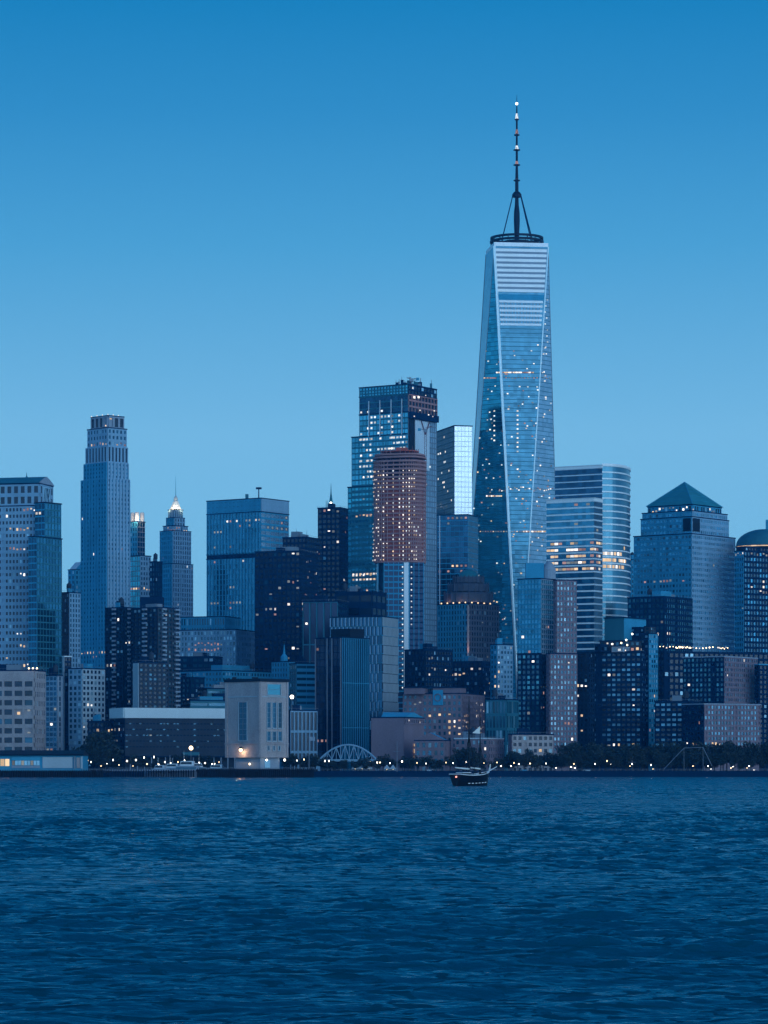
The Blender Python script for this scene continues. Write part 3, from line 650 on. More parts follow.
# ---- round-cornered tower wrapped in red netting
B = Building('curved_tower', 'round-cornered concrete tower wrapped in reddish netting with rows of work lights', 2260, 400)
Dq = 2260; cx, cy = X(400, Dq), Dq + 20
def rrect(w, d, n=40, e=3.0, grow=1.0, rot=-20):
    out = []
    for k in range(n):
        a = 2 * math.pi * k / n; ca, sa = math.cos(a), math.sin(a)
        x = w * math.copysign(abs(ca) ** (2 / e), ca) * grow; y = d * math.copysign(abs(sa) ** (2 / e), sa) * grow
        q = R(rot); out.append((cx + x * math.cos(q) - y * math.sin(q), cy + x * math.sin(q) + y * math.cos(q)))
    return out
hw = 26.5 * Dq / F
def ring(mb, pts, z0, z1, mat, cap=True, nf=1):
    n = len(pts)
    for i in range(n):
        p, q = pts[i], pts[(i + 1) % n]
        mb.poly([(p[0], p[1], z0), (q[0], q[1], z0), (q[0], q[1], z1), (p[0], p[1], z1)], mat, [(i, 0), (i + 1, 0), (i + 1, nf), (i, nf)])
    if cap: mb.poly([(p[0], p[1], z1) for p in pts], mat); mb.poly([(p[0], p[1], z0) for p in reversed(pts)], mat)
zA, zB, zC = Z(561, Dq), Z(456, Dq), 2
b = MB(); ring(b, rrect(hw * .86, hw * .62), zC, zA, 'glass_mid', nf=40); B.part('glass_facade', b)
b = MB(); ring(b, rrect(hw * .90, hw * .66), zA, Z(478, Dq), 'netting'); B.part('netting', b)
b = MB(); ring(b, rrect(hw * .6, hw * .4), Z(478, Dq) - .5, zB, 'dark_stone'); B.part('core', b)
nfl = 26; fhh = (zB - zA) / nfl
sl = MB(); core = MB()
for j in range(nfl + 1):
    g_ = .96 + .035 * min(1, max(0, (j - 8) / 14)); ring(sl, rrect(hw * g_, hw * (g_ - .24)), zA + j * fhh - .55, zA + j * fhh + (.55 if j < nfl - 8 else .8), 'slab_concrete')
B.part('floor_slab', sl)
for j, (w_, z0, h_) in enumerate(((.95, zB + 1.6, 1.2), (.72, zB + 4.6, .8))):
    b = MB(); ring(b, rrect(hw * w_, hw * (w_ - .24)), z0, z0 + h_, 'slab_concrete' if j == 0 else 'netting'); B.part('formwork', b)
b = MB(); r3 = random.Random(31)
for k, (x_, y_) in enumerate(rrect(hw * .7, hw * .5, n=22)):
    b.tube((x_, y_, zB - 3), (x_ + r3.uniform(-.3, .3), y_, zB + r3.uniform(4, 8.5)), .32, .25, r3.choice(('netting', 'slab_concrete', 'red_brick')), 5)
B.part('rebar_column', b)
b = MB(); b.box(X(396, Dq), X(408, Dq), cy - 6, cy - 2, zB + 5.4, zB + 7.6, 'netting'); B.part('safety_screen', b)
cols = rrect(hw * .955, hw * .715, n=48)
for k, (x_, y_) in enumerate(cols):
    if y_ > cy + 3: continue
    b = MB(); b.box(x_ - .35, x_ + .35, y_ - .35, y_ + .35, zA, zB - 2, 'slab_concrete'); B.part('column', b)
pts = rrect(hw * .97, hw * .73, n=48)
rr = random.Random(11)
for j in range(nfl - 3):
    for i, (x_, y_) in enumerate(pts):
        if y_ > cy + 2: continue
        px_, row_ = proj((x_, y_, zA + (j + .55) * fhh))
        if px_ > 416 and rr.random() < .85: continue
        if (px_ < 378 and rr.random() < .4) or (px_ >= 378 and (i % 2 == 0 or rr.random() < .3)):
            if rr.random() < (.8 if px_ < 416 else .3):
                x2, y2 = pts[(i + 1) % 48]; U = Vector((x2 - x_, y2 - y_, 0)).normalized(); Nn = Vector((U[1], -U[0], 0))
                if Nn[1] > 0: Nn = -Nn; U = -U
                s_ = rr.choice((.6, .75, 1.0))
                B.win.append((Vector((x_, y_, zA + (j + .55) * fhh)) + Nn * .6, U, ZV, Nn, s_, s_, rr.choice(('lit_white', 'lit_white', 'lit_cool', 'lit_warm')), px_, row_))
# lower part: pale strip, darker return, column of lights
fz = Z(690, Dq)
b = MB(); b.box(X(404, Dq), X(408.5, Dq), cy - hw * .78, cy - hw * .70, fz, zA - .6, 'pale_metal'); B.part('pale_strip', b)
b = MB(); b.box(X(409, Dq), X(424, Dq), cy - hw * .74, cy - hw * .3, 2, zA - .6, 'glass_black'); B.part('dark_return', b)
b = MB(); b.box(X(384, Dq), X(403.5, Dq), cy - hw * .74, cy - hw * .3, 2, zA - .6, 'glass_black'); B.part('blue_return', b)
b = MB()
for k in range(26):
    z = zA - 3 - k * 4.2
    b.box(X(384, Dq) - .1, X(403.5, Dq) + .1, cy - hw * .74 - .3, cy - hw * .5, z, z + 1.1, 'slate_stone'); b.box(X(409, Dq) - .1, X(424, Dq) + .1, cy - hw * .74 - .3, cy - hw * .5, z, z + .9, 'dark_stone')
for px_ in (384, 388.5, 393.5, 398.5, 403, 409.4, 414, 419, 423.6): b.box(X(px_, Dq) - .25, X(px_, Dq) + .25, cy - hw * .74 - .45, cy - hw * .6, fz, zA - .7, 'slate_stone')
B.part('floor_band', b)
for k in range(22):
    z = zA - 4 - k * 4.2
    for xx in (402.6, 411.5):
        if xx > 410 and k > 10: continue
        B.win.append((Vector((X(xx, Dq), cy - hw * .80, z)), Vector((1, 0, 0)), ZV, Vector((0, -1, 0)), .9, .9, 'lit_cool', xx, 0))
B.finish()

# ---- pale-faced tower and dark glass tower by the great tower
B = Building('glass_tower', 'plain glass tower with bright pale right face between the two tallest towers', 2585, 454)
tier(B, 436.5, 454.5, 472, 426, None, 74, CW('glass_dark', 3.4, 4.2, grid='teal_metal', pier=.05, span=.16), CW('glass_white', 3.4, 4.2, grid='pale_metal', pier=.04, span=.12), vis=520, lit=[(438, 432, 452, 520, .06, 'wc')])  # bright sky mirrored in the right face is put into its white tint
B.finish()
B = Building('glass_tower', 'dark glass tower tucked against the foot of the great tapering tower', 2450, 470)
T = tier(B, 437.5, 468, 478, 515, None, 18, CW('glass_dark', 3.4, 4.2, grid='slate_stone', pier=.04, span=.16), vis=640, lit=[(440, 563, 462, 575, .45, 'yp'), everywhere(.025, 'wpd')])
b = MB(); b.fbox((Vector((T['L'][0], T['L'][1], Z(604, 2450))), T['UL'], ZV, T['NL']), 1.6, 2.4, 0, T['zt'] - Z(604, 2450), .3, .8, 'pale_metal'); B.part('edge_trim', b)
B.finish()

# ---- the great tapering tower
Dw = 2600
B = Building('tapering_skyscraper', 'great tapering glass skyscraper with white edges and tall spire, tallest of all', Dw, 518.5, 'skyscraper')
cx = X(516.8, Dw + 30); cy = Dw + 30
rot = R(7)
half_d = 53.0 * Dw / F; z_b, z_t = Z(712, Dw), Z(245, Dw)
rt_top = 27.4 * Dw / F * math.sqrt(2)
bx_ = X(509.8, Dw + 30)
base = [Vector((bx_ + half_d * math.cos(rot + R(-90 + 90 * k)), cy + half_d * math.sin(rot + R(-90 + 90 * k)), z_b)) for k in range(4)]        # corner towards the viewer first
topc = [Vector((cx + rt_top * math.cos(rot + R(-45 + 90 * k)), cy + rt_top * math.sin(rot + R(-45 + 90 * k)), z_t)) for k in range(4)]           # right front, right back, left back, left front
b = MB(); b.prism([(p[0], p[1]) for p in base], 2, z_b, 'pale_metal'); B.part('podium', b)
floors = 98
FACETS = []
def facet(pts, mat):
    b = MB(); c = sum(pts, Vector()) / 3
    Nn = (pts[1] - pts[0]).cross(pts[2] - pts[0]).normalized()
    if Nn.dot(c - Vector((cx, cy, c[2]))) < 0: pts = [pts[0], pts[2], pts[1]]; Nn = -Nn
    U = ZV.cross(Nn).normalized()
    V = Nn.cross(U)
    if V[2] < 0: V = -V
    uvs = [((p - pts[0]).dot(U) / 3.05 + 500, (p[2] - z_b) / (z_t - z_b) * floors) for p in pts]
    b.poly(pts, mat, uvs)
    fd = dict(pts=pts, N=Nn, U=U, V=V, b=b); FACETS.append(fd); return fd
# index: base corner k lies between top corners k-1 and k
fac = {}
fac['front'] = facet([topc[3], topc[0], base[0]], 'glass_silver')  # one glass, tinted per facet: what each side reflects is put into its colour
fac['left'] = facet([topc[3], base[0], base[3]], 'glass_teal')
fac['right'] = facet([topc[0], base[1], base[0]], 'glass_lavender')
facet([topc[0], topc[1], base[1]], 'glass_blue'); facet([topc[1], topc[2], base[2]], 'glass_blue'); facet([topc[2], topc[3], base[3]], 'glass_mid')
facet([topc[1], base[2], base[1]], 'glass_mid'); facet([topc[2], base[3], base[2]], 'glass_mid')
for k in range(4):
    for p, q in ((base[k], topc[k]), (base[k], topc[k - 1])):
        b = MB(); w = 1.2 if (k == 0 and q is topc[3]) else (.6 if k == 0 else .3)
        b.tube(p, q, w, w, 'bright_trim' if k == 0 else 'grey_metal', 6); B.part('edge_trim', b)  # front edges' reflected gleam is put into a brighter, thicker trim
def facet_strip(fd, z0, z1, inset, dep, mat, name, s0=0., s1=1.):
    pts = fd['pts']
    def span(z):
        xs = []
        for i in range(3):
            p, q = pts[i], pts[(i + 1) % 3]
            if abs(p[2] - q[2]) < 1e-6: continue
            t_ = (z - p[2]) / (q[2] - p[2])
            if -1e-9 <= t_ <= 1 + 1e-9: xs.append(p.lerp(q, t_))
        xs.sort(key=lambda p: p.dot(fd['U'])); return xs[0], xs[-1]
    def ends(z):
        a, c = span(z); L = (c - a).length; d = (c - a) / max(L, 1e-6); i0 = inset + (L - 2 * inset) * s0; i1 = inset + (L - 2 * inset) * s1
        return a + d * i0, a + d * i1
    (a, c), (e, f) = ends(z0), ends(z1); n = fd['N']
    b = MB(); b.hexa([a + n * dep, c + n * dep, c, a], [e + n * dep, f + n * dep, f, e], mat)
    return b
zr = lambda row: Z(row, Dw)
# pale louvred mechanical floors at the top, then slab edges of floors being fitted out
b = MB()
for k in range(9):
    for q in (facet_strip(fac['front'], zr(250.4 + k * 5.1), zr(247.6 + k * 5.1), .9, .35, 'white_metal', ''),):
        off_ = len(b.v); b.v += q.v; b.f += [tuple(i + off_ for i in f_) for f_ in q.f]; b.m += [b.mi('white_metal')] * len(q.f); b.uv += q.uv
B.part('louvre_band', b)
b = facet_strip(fac['front'], zr(291), zr(247), .9, .16, 'pale_stone', ''); B.part('louvre_backing', b)
b = facet_strip(fac['front'], zr(299), zr(293.5), .9, .16, 'slate_stone', ''); B.part('sky_lobby_band', b)
b = MB()
for k in range(6):
    q = facet_strip(fac['front'], zr(302 + k * 4.6), zr(299.8 + k * 4.6), 1.6, .3, 'pale_metal', '')
    off_ = len(b.v); b.v += q.v; b.f += [tuple(i + off_ for i in f_) for f_ in q.f]; b.m += [b.mi('pale_metal')] * len(q.f); b.uv += q.uv
B.part('slab_edge', b)
b = MB()
fd = fac['front']; a0 = topc[3]
for k in range(13):
    s = (k + .6) / 13.6
    q = facet_strip(fd, zr(324), zr(300), 1.6, .22, 'grey_metal', '', s - .012, s + .012)
    off_ = len(b.v); b.v += q.v; b.f += [tuple(i + off_ for i in f_) for f_ in q.f]; b.m += [b.mi('grey_metal')] * len(q.f); b.uv += q.uv
B.part('mullion', b)
# thin floor lines on the three visible facets
for nm in ('front', 'left', 'right'):
    b = fac[nm]['b']; r0 = 328 if nm == 'front' else 252
    for k in range(0, 100):
        row = r0 + k * 4.45
        if row > 700: break
        q = facet_strip(fac[nm], zr(row + .55), zr(row), .4, .12, 'grey_metal', '')
        off_ = len(b.v); b.v += q.v; b.f += [tuple(i + off_ for i in f_) for f_ in q.f]; b.m += [b.mi('teal_metal')] * len(q.f); b.uv += q.uv
for fd in FACETS: B.part('glass_facet', fd['b'])
# lit windows on the facets
rr = random.Random(21); n_w = 0
def inside(fd, px, row):
    P = [proj(p) for p in fd['pts']]
    s = [(P[(i + 1) % 3][0] - P[i][0]) * (row - P[i][1]) - (P[(i + 1) % 3][1] - P[i][1]) * (px - P[i][0]) for i in range(3)]
    return all(v > 0 for v in s) or all(v < 0 for v in s)
def on_facet(fd, px, row):
    d = Vector(((px - 384) / F, 1, (HZ - row) / F)); o = Vector((0, 0, CAMH)); n = fd['N']
    t_ = (fd['pts'][0] - o).dot(n) / d.dot(n); return o + d * t_
def lights(cands):
    for px, row, s, mat in cands:
        for nm in ('front', 'left', 'right'):
            if inside(fac[nm], px, row):
                fd = fac[nm]; c = on_facet(fd, px, row) + fd['N'] * .35
                k = round((c[2] - z_b) / (z_t - z_b) * floors); 
                B.win.append((c, fd['U'], fd['V'], fd['N'], s * 1.7, s * 1.25, mat, px, row)); break
cands = []
W = lambda: rr.choice(('lit_white', 'lit_white', 'lit_cool'))
for k in range(10): cands.append((517.5, 411 + k * 4.5, .9, W())); 
for k in range(7): cands.append((494.5, 411 + k * 4.9, .85, W()))
for k in range(9): cands.append((471.5 + rr.uniform(-.3, .8), 470 + k * 4.9, .9, W()))
for k in range(5): cands.append((479 + .2 * k, 418 + k * 5, .8, W()))
for x_ in np.arange(497, 534, 1.5): cands.append((float(x_), 372.5, .85, rr.choice(('lit_white', 'lit_warm', 'lit_pink'))))
for x_ in np.arange(483, 497, 1.6): cands.append((float(x_), 378, .75, rr.choice(('lit_warm', 'lit_pink'))))
for x_ in np.arange(506, 550, 3.1): cands.append((float(x_), 378 + rr.uniform(-.5, .5), .7, rr.choice(('lit_dim', 'lit_pink'))))
for x_ in np.arange(500, 553, 2.1): cands.append((float(x_), 490 + rr.uniform(-3, 1), .7, rr.choice(('lit_dim', 'lit_white', 'lit_pink'))))
for x_ in np.arange(487, 503, 1.6): cands.append((float(x_), 496, .85, rr.choice(('lit_warm', 'lit_pink', 'lit_white'))))
for x_ in np.arange(524, 546, 1.3): cands.append((float(x_), 531.5, .95, rr.choice(('lit_warm', 'lit_white', 'lit_pink'))))
for x_ in np.arange(478, 524, 2.6): cands.append((float(x_), 531.5, .65, rr.choice(('lit_pink', 'lit_dim', 'lit_warm'))))
for k in range(9): cands.append((541 + rr.uniform(-5, 5), 345 + k * 9, .8, W())); cands.append((546 - rr.uniform(-2, 2), 300 + k * 6, .7, 'lit_cool'))
for k in range(110): cands.append((rr.uniform(466, 556), rr.uniform(345, 470), rr.uniform(.55, .9), rr.choice(('lit_white', 'lit_dim', 'lit_cool', 'lit_pink'))))
for k in range(190): cands.append((rr.uniform(462, 556), rr.uniform(470, 665), rr.uniform(.55, .95), rr.choice(('lit_white', 'lit_dim', 'lit_dim', 'lit_pink', 'lit_warm', 'lit_cool'))))
lights(cands)
# crown: parapet, broadcast ring, spire
b = MB(); b.prism([(cx + (p[0] - cx) * 1.0, cy + (p[1] - cy) * 1.0) for p in topc], z_t + .02, z_t + 3.2, 'pale_metal'); B.part('parapet', b)
zr0 = z_t + 3.2; rr_ = 27.3 * Dw / F
for q, z0, h in ((.93, .8, 1.7), (1.0, 3.4, 1.7), (.985, 6.4, 1.7)):
    b = MB(); r_ = rr_ * q; b.lathe(cx, cy, [(r_ - 2.2, zr0 + z0), (r_, zr0 + z0), (r_, zr0 + z0 + h), (r_ - 2.2, zr0 + z0 + h), (r_ - 2.2, zr0 + z0)], 'black_metal', 40); B.part('broadcast_ring', b)
b = MB(); b.lathe(cx, cy, [(rr_ * .55, zr0), (rr_ * .55, zr0 + 4.5), (0, zr0 + 4.6)], 'black_metal', 20); B.part('ring_core', b)
b = MB()
for k in range(16):
    a = 2 * math.pi * k / 16
    b.tube((cx + rr_ * .55 * math.cos(a), cy + rr_ * .55 * math.sin(a), zr0 + .5), (cx + rr_ * .95 * math.cos(a), cy + rr_ * .95 * math.sin(a), zr0 + 6.5), .3, .3, 'black_metal', 4)
    b.tube((cx + rr_ * .96 * math.cos(a), cy + rr_ * .96 * math.sin(a), zr0 - .5), (cx + rr_ * .96 * math.cos(a), cy + rr_ * .96 * math.sin(a), zr0 + 6.8), .28, .28, 'black_metal', 4)
B.part('ring_strut', b)
zz = lambda row: Z(row, Dw + 30)
b = MB(); b.lathe(cx, cy, [(1.8, zr0 + 3), (2.6, zz(220)), (2.4, zz(212)), (1.7, zz(205)), (1.5, zz(198)), (4.2, zz(197.2)), (4.0, zz(194.5)), (2.6, zz(192.2)), (1.5, zz(191.5)), (1.4, zz(181)), (1.0, zz(165)), (.95, zz(150)), (.8, zz(135)), (.8, zz(120)), (.5, zz(108)), (.3, zz(103)), (.12, zz(95))], 'black_metal', 10)
mast = B.part('spire', b, True)
for row, r_ in ((181, 2.8), (165.5, 2.9), (150.5, 2.9), (135.5, 2.4), (120, 1.9)):
    b = MB(); b.lathe(cx, cy, [(r_ * .4, zz(row + .6)), (r_, zz(row)), (r_, zz(row - .9)), (r_ * .4, zz(row - 1.2))], 'black_metal', 10); B.part('spire_collar', b, parent=mast)
for row, mat in ((177, 'lit_pink'), (162, 'lit_pink'), (147, 'lit_cool'), (131.5, 'lit_pink'), (116.5, 'lit_cool'), (103.5, 'lamp_white')):
    b = MB(); b.lathe(cx, cy, [(1.35, zz(row + 2.2)), (1.1, zz(row)), (.7, zz(row - 3.0)), (0, zz(row - 3.1))] if row > 105 else [(0, zz(105.2)), (.85, zz(104.5)), (.85, zz(102.8)), (0, zz(102.2))], mat, 8); B.part('spire_lamp', b, parent=mast)
for sx in (-1, 1):
    for sy in (-1, 1):
        b = MB(); b.tube((cx + sx * rr_ * .56, cy + sy * rr_ * .3, zr0 + 5), (cx + sx * 3.6, cy + sy * 2, zz(196.5)), .5, .42, 'dark_stone', 5); B.part('stay_cable', b)
B.finish()

# ---- curved banded tower with two volumes
B = Building('banded_tower', 'banded glass tower with rounded right end, white floor lines and lit middle floors', 2280, 602)
D0 = 2280
gl = CW('glass_mid', 3.2, 4.75, grid='grey_metal', pier=0, span=.24, band='white_metal', dep=.35, head=1.6, headmat='white_metal', litw=2.9, lith=1.7)
gt = CW('glass_mid', 3.2, 4.75, grid='grey_metal', pier=0, span=.24, band='white_metal', dep=.35, head=1.6, headmat='white_metal', litw=2.9, lith=1.7)
T = tier(B, 555, 602, 612, 465.5, None, 30, CW('glass_dark', 3.2, 4.75, grid='grey_metal', pier=0, span=.17, band='pale_metal', dep=.3, head=1.6, headmat='white_metal'), vis=505, lit=[(560, 484, 575, 492, .05, 'w')], roofmat='white_roof')
zt = T['zt']
# rounded right end: quarter-round extruded wall with floor bands
P0 = Vector((X(602, D0), D0 + .5, 0)); arcp = []
xr = X(630.5, D0 + 40)
for k in range(15):
    a = R(90) * (k / 14) ** 1.0
    arcp.append((P0[0] + (xr - P0[0]) * math.sin(a), D0 + .5 + 48 * (1 - math.cos(a))))
pts = arcp + [(arcp[-1][0], arcp[-1][1] + 12), (P0[0] - 10, arcp[-1][1] + 12), (P0[0] - 10, D0 + 12)]
nfl = round((zt - 2) / 4.75); fh = (zt - 2) / nfl
b = MB()
for i in range(len(pts) - 1):
    p, q = pts[i], pts[i + 1]
    b.poly([(p[0], p[1], 2), (q[0], q[1], 2), (q[0], q[1], zt), (p[0], p[1], zt)], 'glass_curve' if i < 13 else 'glass_mid', [(i, 0), (i + 1, 0), (i + 1, nfl), (i, nfl)])
b.poly([(p[0], p[1], zt) for p in pts], 'slate_stone'); bb = b
for j in range(nfl + 1):
    z = 2 + j * fh
    if Z(665, D0) > z: continue
    for i in range(len(arcp) - 1):
        p, q = Vector((*arcp[i], z)), Vector((*arcp[i + 1], z)); u = (q - p).normalized(); n_ = Vector((u[1], -u[0], 0)); L_ = (q - p).length
        bb.fbox((p, u, ZV, n_), 0, L_, -.5, .5, 0, .5, 'white_metal')
B.part('curved_facade', bb)
cap = MB()
for i in range(len(arcp) - 1):
    p, q = Vector((*arcp[i], zt)), Vector((*arcp[i + 1], zt)); u = (q - p).normalized(); n_ = Vector((u[1], -u[0], 0)); cap.fbox((p, u, ZV, n_), 0, (q - p).length, .05, 1.5, -.4, .7, 'white_metal')
B.part('roof_edge', cap)
rr = random.Random(5)
for j in range(nfl):
    z = 2 + (j + .5) * fh
    for i in range(10):
        for h_ in (.25, .75):
            p, q = Vector((*arcp[i], z)), Vector((*arcp[i + 1], z)); c = p.lerp(q, h_); u = (q - p).normalized(); n_ = Vector((u[1], -u[0], 0)); px_, row_ = proj(c)
            if 548 < row_ < 571 and px_ < 626 and rr.random() < (.85 if px_ < 609 else .45): B.win.append((c + n_ * .15, u, ZV, n_, 2.2, 2.4, rr.choice(('lit_warm', 'lit_white', 'lit_warm')), px_, row_))
lt = [(548, 538, 600, 571, .74, 'yywp'), (575, 500, 588, 505, .5, 'p'), everywhere(.012, 'd')]
tier(B, 546.5, 594, 602.5, 498.5, None, 30, gt, CW('glass_dark', 3.2, 4.75, grid='grey_metal', pier=0, span=.24, band='pale_metal', dep=.35, head=1.6, headmat='white_metal', litw=2.9, lith=1.7), vis=660, off=-16, lit=lt, roofmat='white_roof')
B.finish()

# ---- art-deco dark tower with lit setback
B = Building('deco_tower', 'dark art-deco brick tower with stepped crown and orange lit corner', 2330, 468)
sp = S('slate_stone', 2.6, 4, .5, .35, pane='pane_black', pale=.08, dep=.7); sr = S('deco_brick', 2.9, 4, .45, .35, pane='pane_black', pale=.08, dep=.7)
T = tier(B, 438, 468, 498.5, 604, None, 42, sp, sr, vis=665, lit=[everywhere(.01, 'pd')])
cxd, cyd = X(468.5, 2355), 2358
for rr0, r0, r1, sq in ((24.5, 593, 604, .8), (20.5, 584, 593, .85), (15.5, 577, 584, .9)):
    b = MB(); z1_, z0_ = Z(r0, 2355), Z(r1, 2355) + .8; rad = rr0 * 2355 / F
    b.lathe(cxd, cyd, [(rad, z0_), (rad, z1_ - 1.2), (rad * .94, z1_), (0, z1_ + .2)], 'deco_brick', 12, R(15)); B.part('crown_tier', b)
    b = MB()
    for k in range(24):
        an = R(15 * k); b.tube((cxd + rad * math.cos(an), cyd + rad * math.sin(an), z0_), (cxd + rad * math.cos(an), cyd + rad * math.sin(an), z1_ + 1.0), .42, .3, 'deco_brick', 5)
    B.part('crown_pier', b)
b = MB(); rad = 10 * 2355 / F; z0_ = Z(577, 2355); b.lathe(cxd, cyd, [(rad, z0_), (rad * .95, z0_ + 2), (rad * .7, z0_ + 4.4), (rad * .3, z0_ + 5.8), (0, z0_ + 6)], 'copper_green', 14); B.part('crown_dome', b, True)
for k in range(9):
    q = (k + .5) / 9; 
    if k < 5: c = T['L'].lerp(T['P'], (k + .6) / 5); n_ = T['NL']; u = T['UL']
    else: c = T['P'].lerp(T['R'], (k - 4.4) / 5); n_ = T['NR']; u = T['UR']
    b = MB(); b.ball(Vector((c[0], c[1], T['zt'] + 1.2)) + n_ * .2, .62, 'crown_glow', 6); B.part('setback_lamp', b)
b = MB(); c = T['P'] + (T['NL'] + T['NR']) * .5; b.tube((c[0], c[1], Z(660, 2330)), (c[0], c[1], T['zt'] - 1), .9, .9, 'limestone', 6); B.part('corner_pier', b)
DECO2 = [(T['L'].lerp(T['P'], q_) if q_ < 1 else T['P'].lerp(T['R'], q_ - 1)) for q_ in (.3, .75, 1.25, 1.7)]; DECOZ = T['zt'] + 1.2
DECO = (c[0], c[1] - 3.2, Z(660, 2330))
B.finish()
simple('apartment_tower', 'dark mid-rise with lit windows in front of the art-deco tower', 2170, 450, 482, 496, 662, 24, S('dark_stone', 3, 3.4, .4, .4, pane='pane_black'), vis=700, lit=[everywhere(.07, 'wyd')])
simple('apartment_tower', 'small grey mid-rise right of the art-deco tower below the white edge', 2140, 491, 497, 512.5, 645, 50, S('slate_stone', 3, 3.4, .4, .4), spR=S('grey_stone', 3, 3.4, .4, .45, pane='pane_dark', pale=.4), vis=715, lit=[(495, 660, 502, 700, .2, 'yw'), everywhere(.02, 'd')])
simple('low_building', 'teal ribbed low-rise between the school and the brick tower', 1960, 486, 506, 518, 700, 28, S('teal_metal', 2.4, 9, .3, .2, pane='pane_dark'), vis=745)
simple('office_block', 'dark recessed block below the netted tower', 2100, 405, 425, 452, 650, 40, S('dark_stone', 3, 3.6, .35, .4, pane='pane_black'), vis=700, lit=[everywhere(.03, 'wd')])

# ---- bank campus: frame building, finned building, dark glass front
simple('office_block', 'dark framed office block with pale columns and a lit floor', 2160, 303, 338, 348, 602, 16, S('dark_stone', 5.4, 30, .16, .03, core='glass_black', curtain=True, gridpart='frame', grid='teal_metal', dep=.8), vis=670, lit=[(304, 624, 332, 627, .9, 'yw'), (304, 634, 322, 645, .5, 'p'), everywhere(.03, 'w')], spR=S('dark_stone', 5, 4, .3, .4))
simple('office_block', 'dark windowless rooftop block above the pale finned building', 2190, 336, 372, 386, 592, 22, S('dark_stone', 9, 9, .1, .5, pane='pane_black', pale=0), vis=640)
B = Building('office_block', 'pale finned office block with staggered vertical fins', 2030, 382)
T = tier(B, 330, 382, 397.5, 617, None, 20, CW('glass_dark', 4, 5.9, grid='teal_metal', pier=.0, span=.08, dep=.3), CW('glass_black', 4, 5.9, grid='slate_stone', pier=0, span=.1, dep=.3), vis=730)
rr = random.Random(8)
for O, U, Nn, L, mat, stp in ((T['L'], T['UL'], T['NL'], T['a'], 'grey_stone', 2.7), (T['P'], T['UR'], T['NR'], T['b'], 'white_concrete', 2.5)):
    b = MB(); H = T['zt'] - Z(730, 2030); nr = 12
    for j in range(nr):
        for i in range(int(L / stp)):
            a = (i + (.5 if j % 2 else .08)) * stp
            if a + .6 < L: b.fbox((Vector((O[0], O[1], T['zt'] - (j + 1) * H / nr)), U, ZV, Nn), a, a + .62, .25, H / nr - .12, .3, 1.0, mat)
    B.part('fin_screen', b)
B.finish()
B = Building('office_tower', 'dark glass office tower with thin pale lines in front of the finned block', 1955, 342)
T = tier(B, 315.5, 342, 368.5, 638, None, 40, CW('glass_black', 4, 4.4, grid='dark_stone', pier=.05, span=.1), CW('glass_black', 1.8, 24.5, grid='slate_stone', pier=.2, span=.012, dep=.5), vis=756, lit=[everywhere(.012, 'wp')])
for q in (.02, .46, .64, .97):
    b = MB(); fr = (Vector((T['L'][0], T['L'][1], 2)), T['UL'], ZV, T['NL']); a = q * T['a']; b.fbox(fr, a - .3, a + .3, 0, T['zt'] - 2, .2, .8, 'grey_metal'); B.part('pale_line', b)
b = MB(); q = T['L'].lerp(T['P'], .35); o = q + T['UR'] * 6
c = [o, o + T['UL'] * 16, o + T['UL'] * 16 + T['UR'] * 14, o + T['UR'] * 14]; b.prism([(p[0], p[1]) for p in c], T['zt'] + .7, Z(629, 1965), 'black_metal'); B.part('penthouse', b)
B.finish()
simple('office_block', 'small pale-blue banded office block left of the dark glass tower', 2080, 290, 296.5, 316, 664, 70, S('teal_metal', 4, 4, .2, .4), spR=S('sky_panel', 8, 4.0, .02, .55, pane='pane_dark', pale=.1), vis=704, cat='building')
B = simple('office_block', 'low dark block with pale upright fins beside the ventilation tower', 1945, 283, 290, 317, 711, 70, S('dark_stone', 3, 4, .4, .4), spR=S('grey_stone', 2.6, 13, .3, .12, pane='pane_black', pale=0, dep=.9), vis=762, fin=False)
b = MB(); b.ball((X(292, 1940), 1938, Z(697, 1940)), 1.2, 'lamp_white', 6); b.tube((X(292, 1940), 1938, B.T['zt']), (X(292, 1940), 1938, Z(697, 1940)), .2, .2, 'grey_metal', 4); B.part('floodlight', b)
B.finish()

# ---- school complex on the shore
sb = S('pink_brick', 3.4, 3.8, .5, .45, pane='pane_dark', pale=.15)
B = Building('school_building', 'plain reddish brick hall with a blue glass roof beside the arch bridge', 1900, 404, 'building')
T = tier(B, 371.5, 404, 424, 718, None, 20, S('pink_brick', 12, 30, .97, .97, pane='pane_dark'), sb, vis=720, lit=[everywhere(.1, 'w')])
b = MB(); z0 = T['zt'] + .7; b.poly([T['L'].lerp(T['P'], .3) + ZV * z0, T['P'] + ZV * z0, T['R'] + ZV * z0, T['P'].lerp(T['R'], .5) + ZV * (z0 + 3), T['L'].lerp(T['P'], .3) + T['UR'] * 4 + ZV * (z0 + 3)], 'sky_panel'); B.part('glass_roof', b)
for px_, row_, s in ((414, 745, 1.6), (414, 751, 2.6), (414, 757, 1.3)):
    q = (px_ - 404) / 20; c = T['P'].lerp(T['R'], q) + T['NR'] * .7 + ZV * Z(row_, 1905); B.pane(c, T['UR'], ZV, T['NR'], 4.6, s, 'lit_warm')
B.finish()
B = Building('school_building', 'brick school block with a round roof emblem and warm lit classroom windows', 1975, 462)
T = tier(B, 403, 462, 484, 694, None, 18, sb, vis=745, lit=[(448, 711, 468, 737, .75, 'yyw'), (418, 711, 440, 716, .6, 'y'), (476, 703, 484, 735, .6, 'yw'), (410, 703, 418, 715, .4, 'wy'), everywhere(.03, 'pd')])
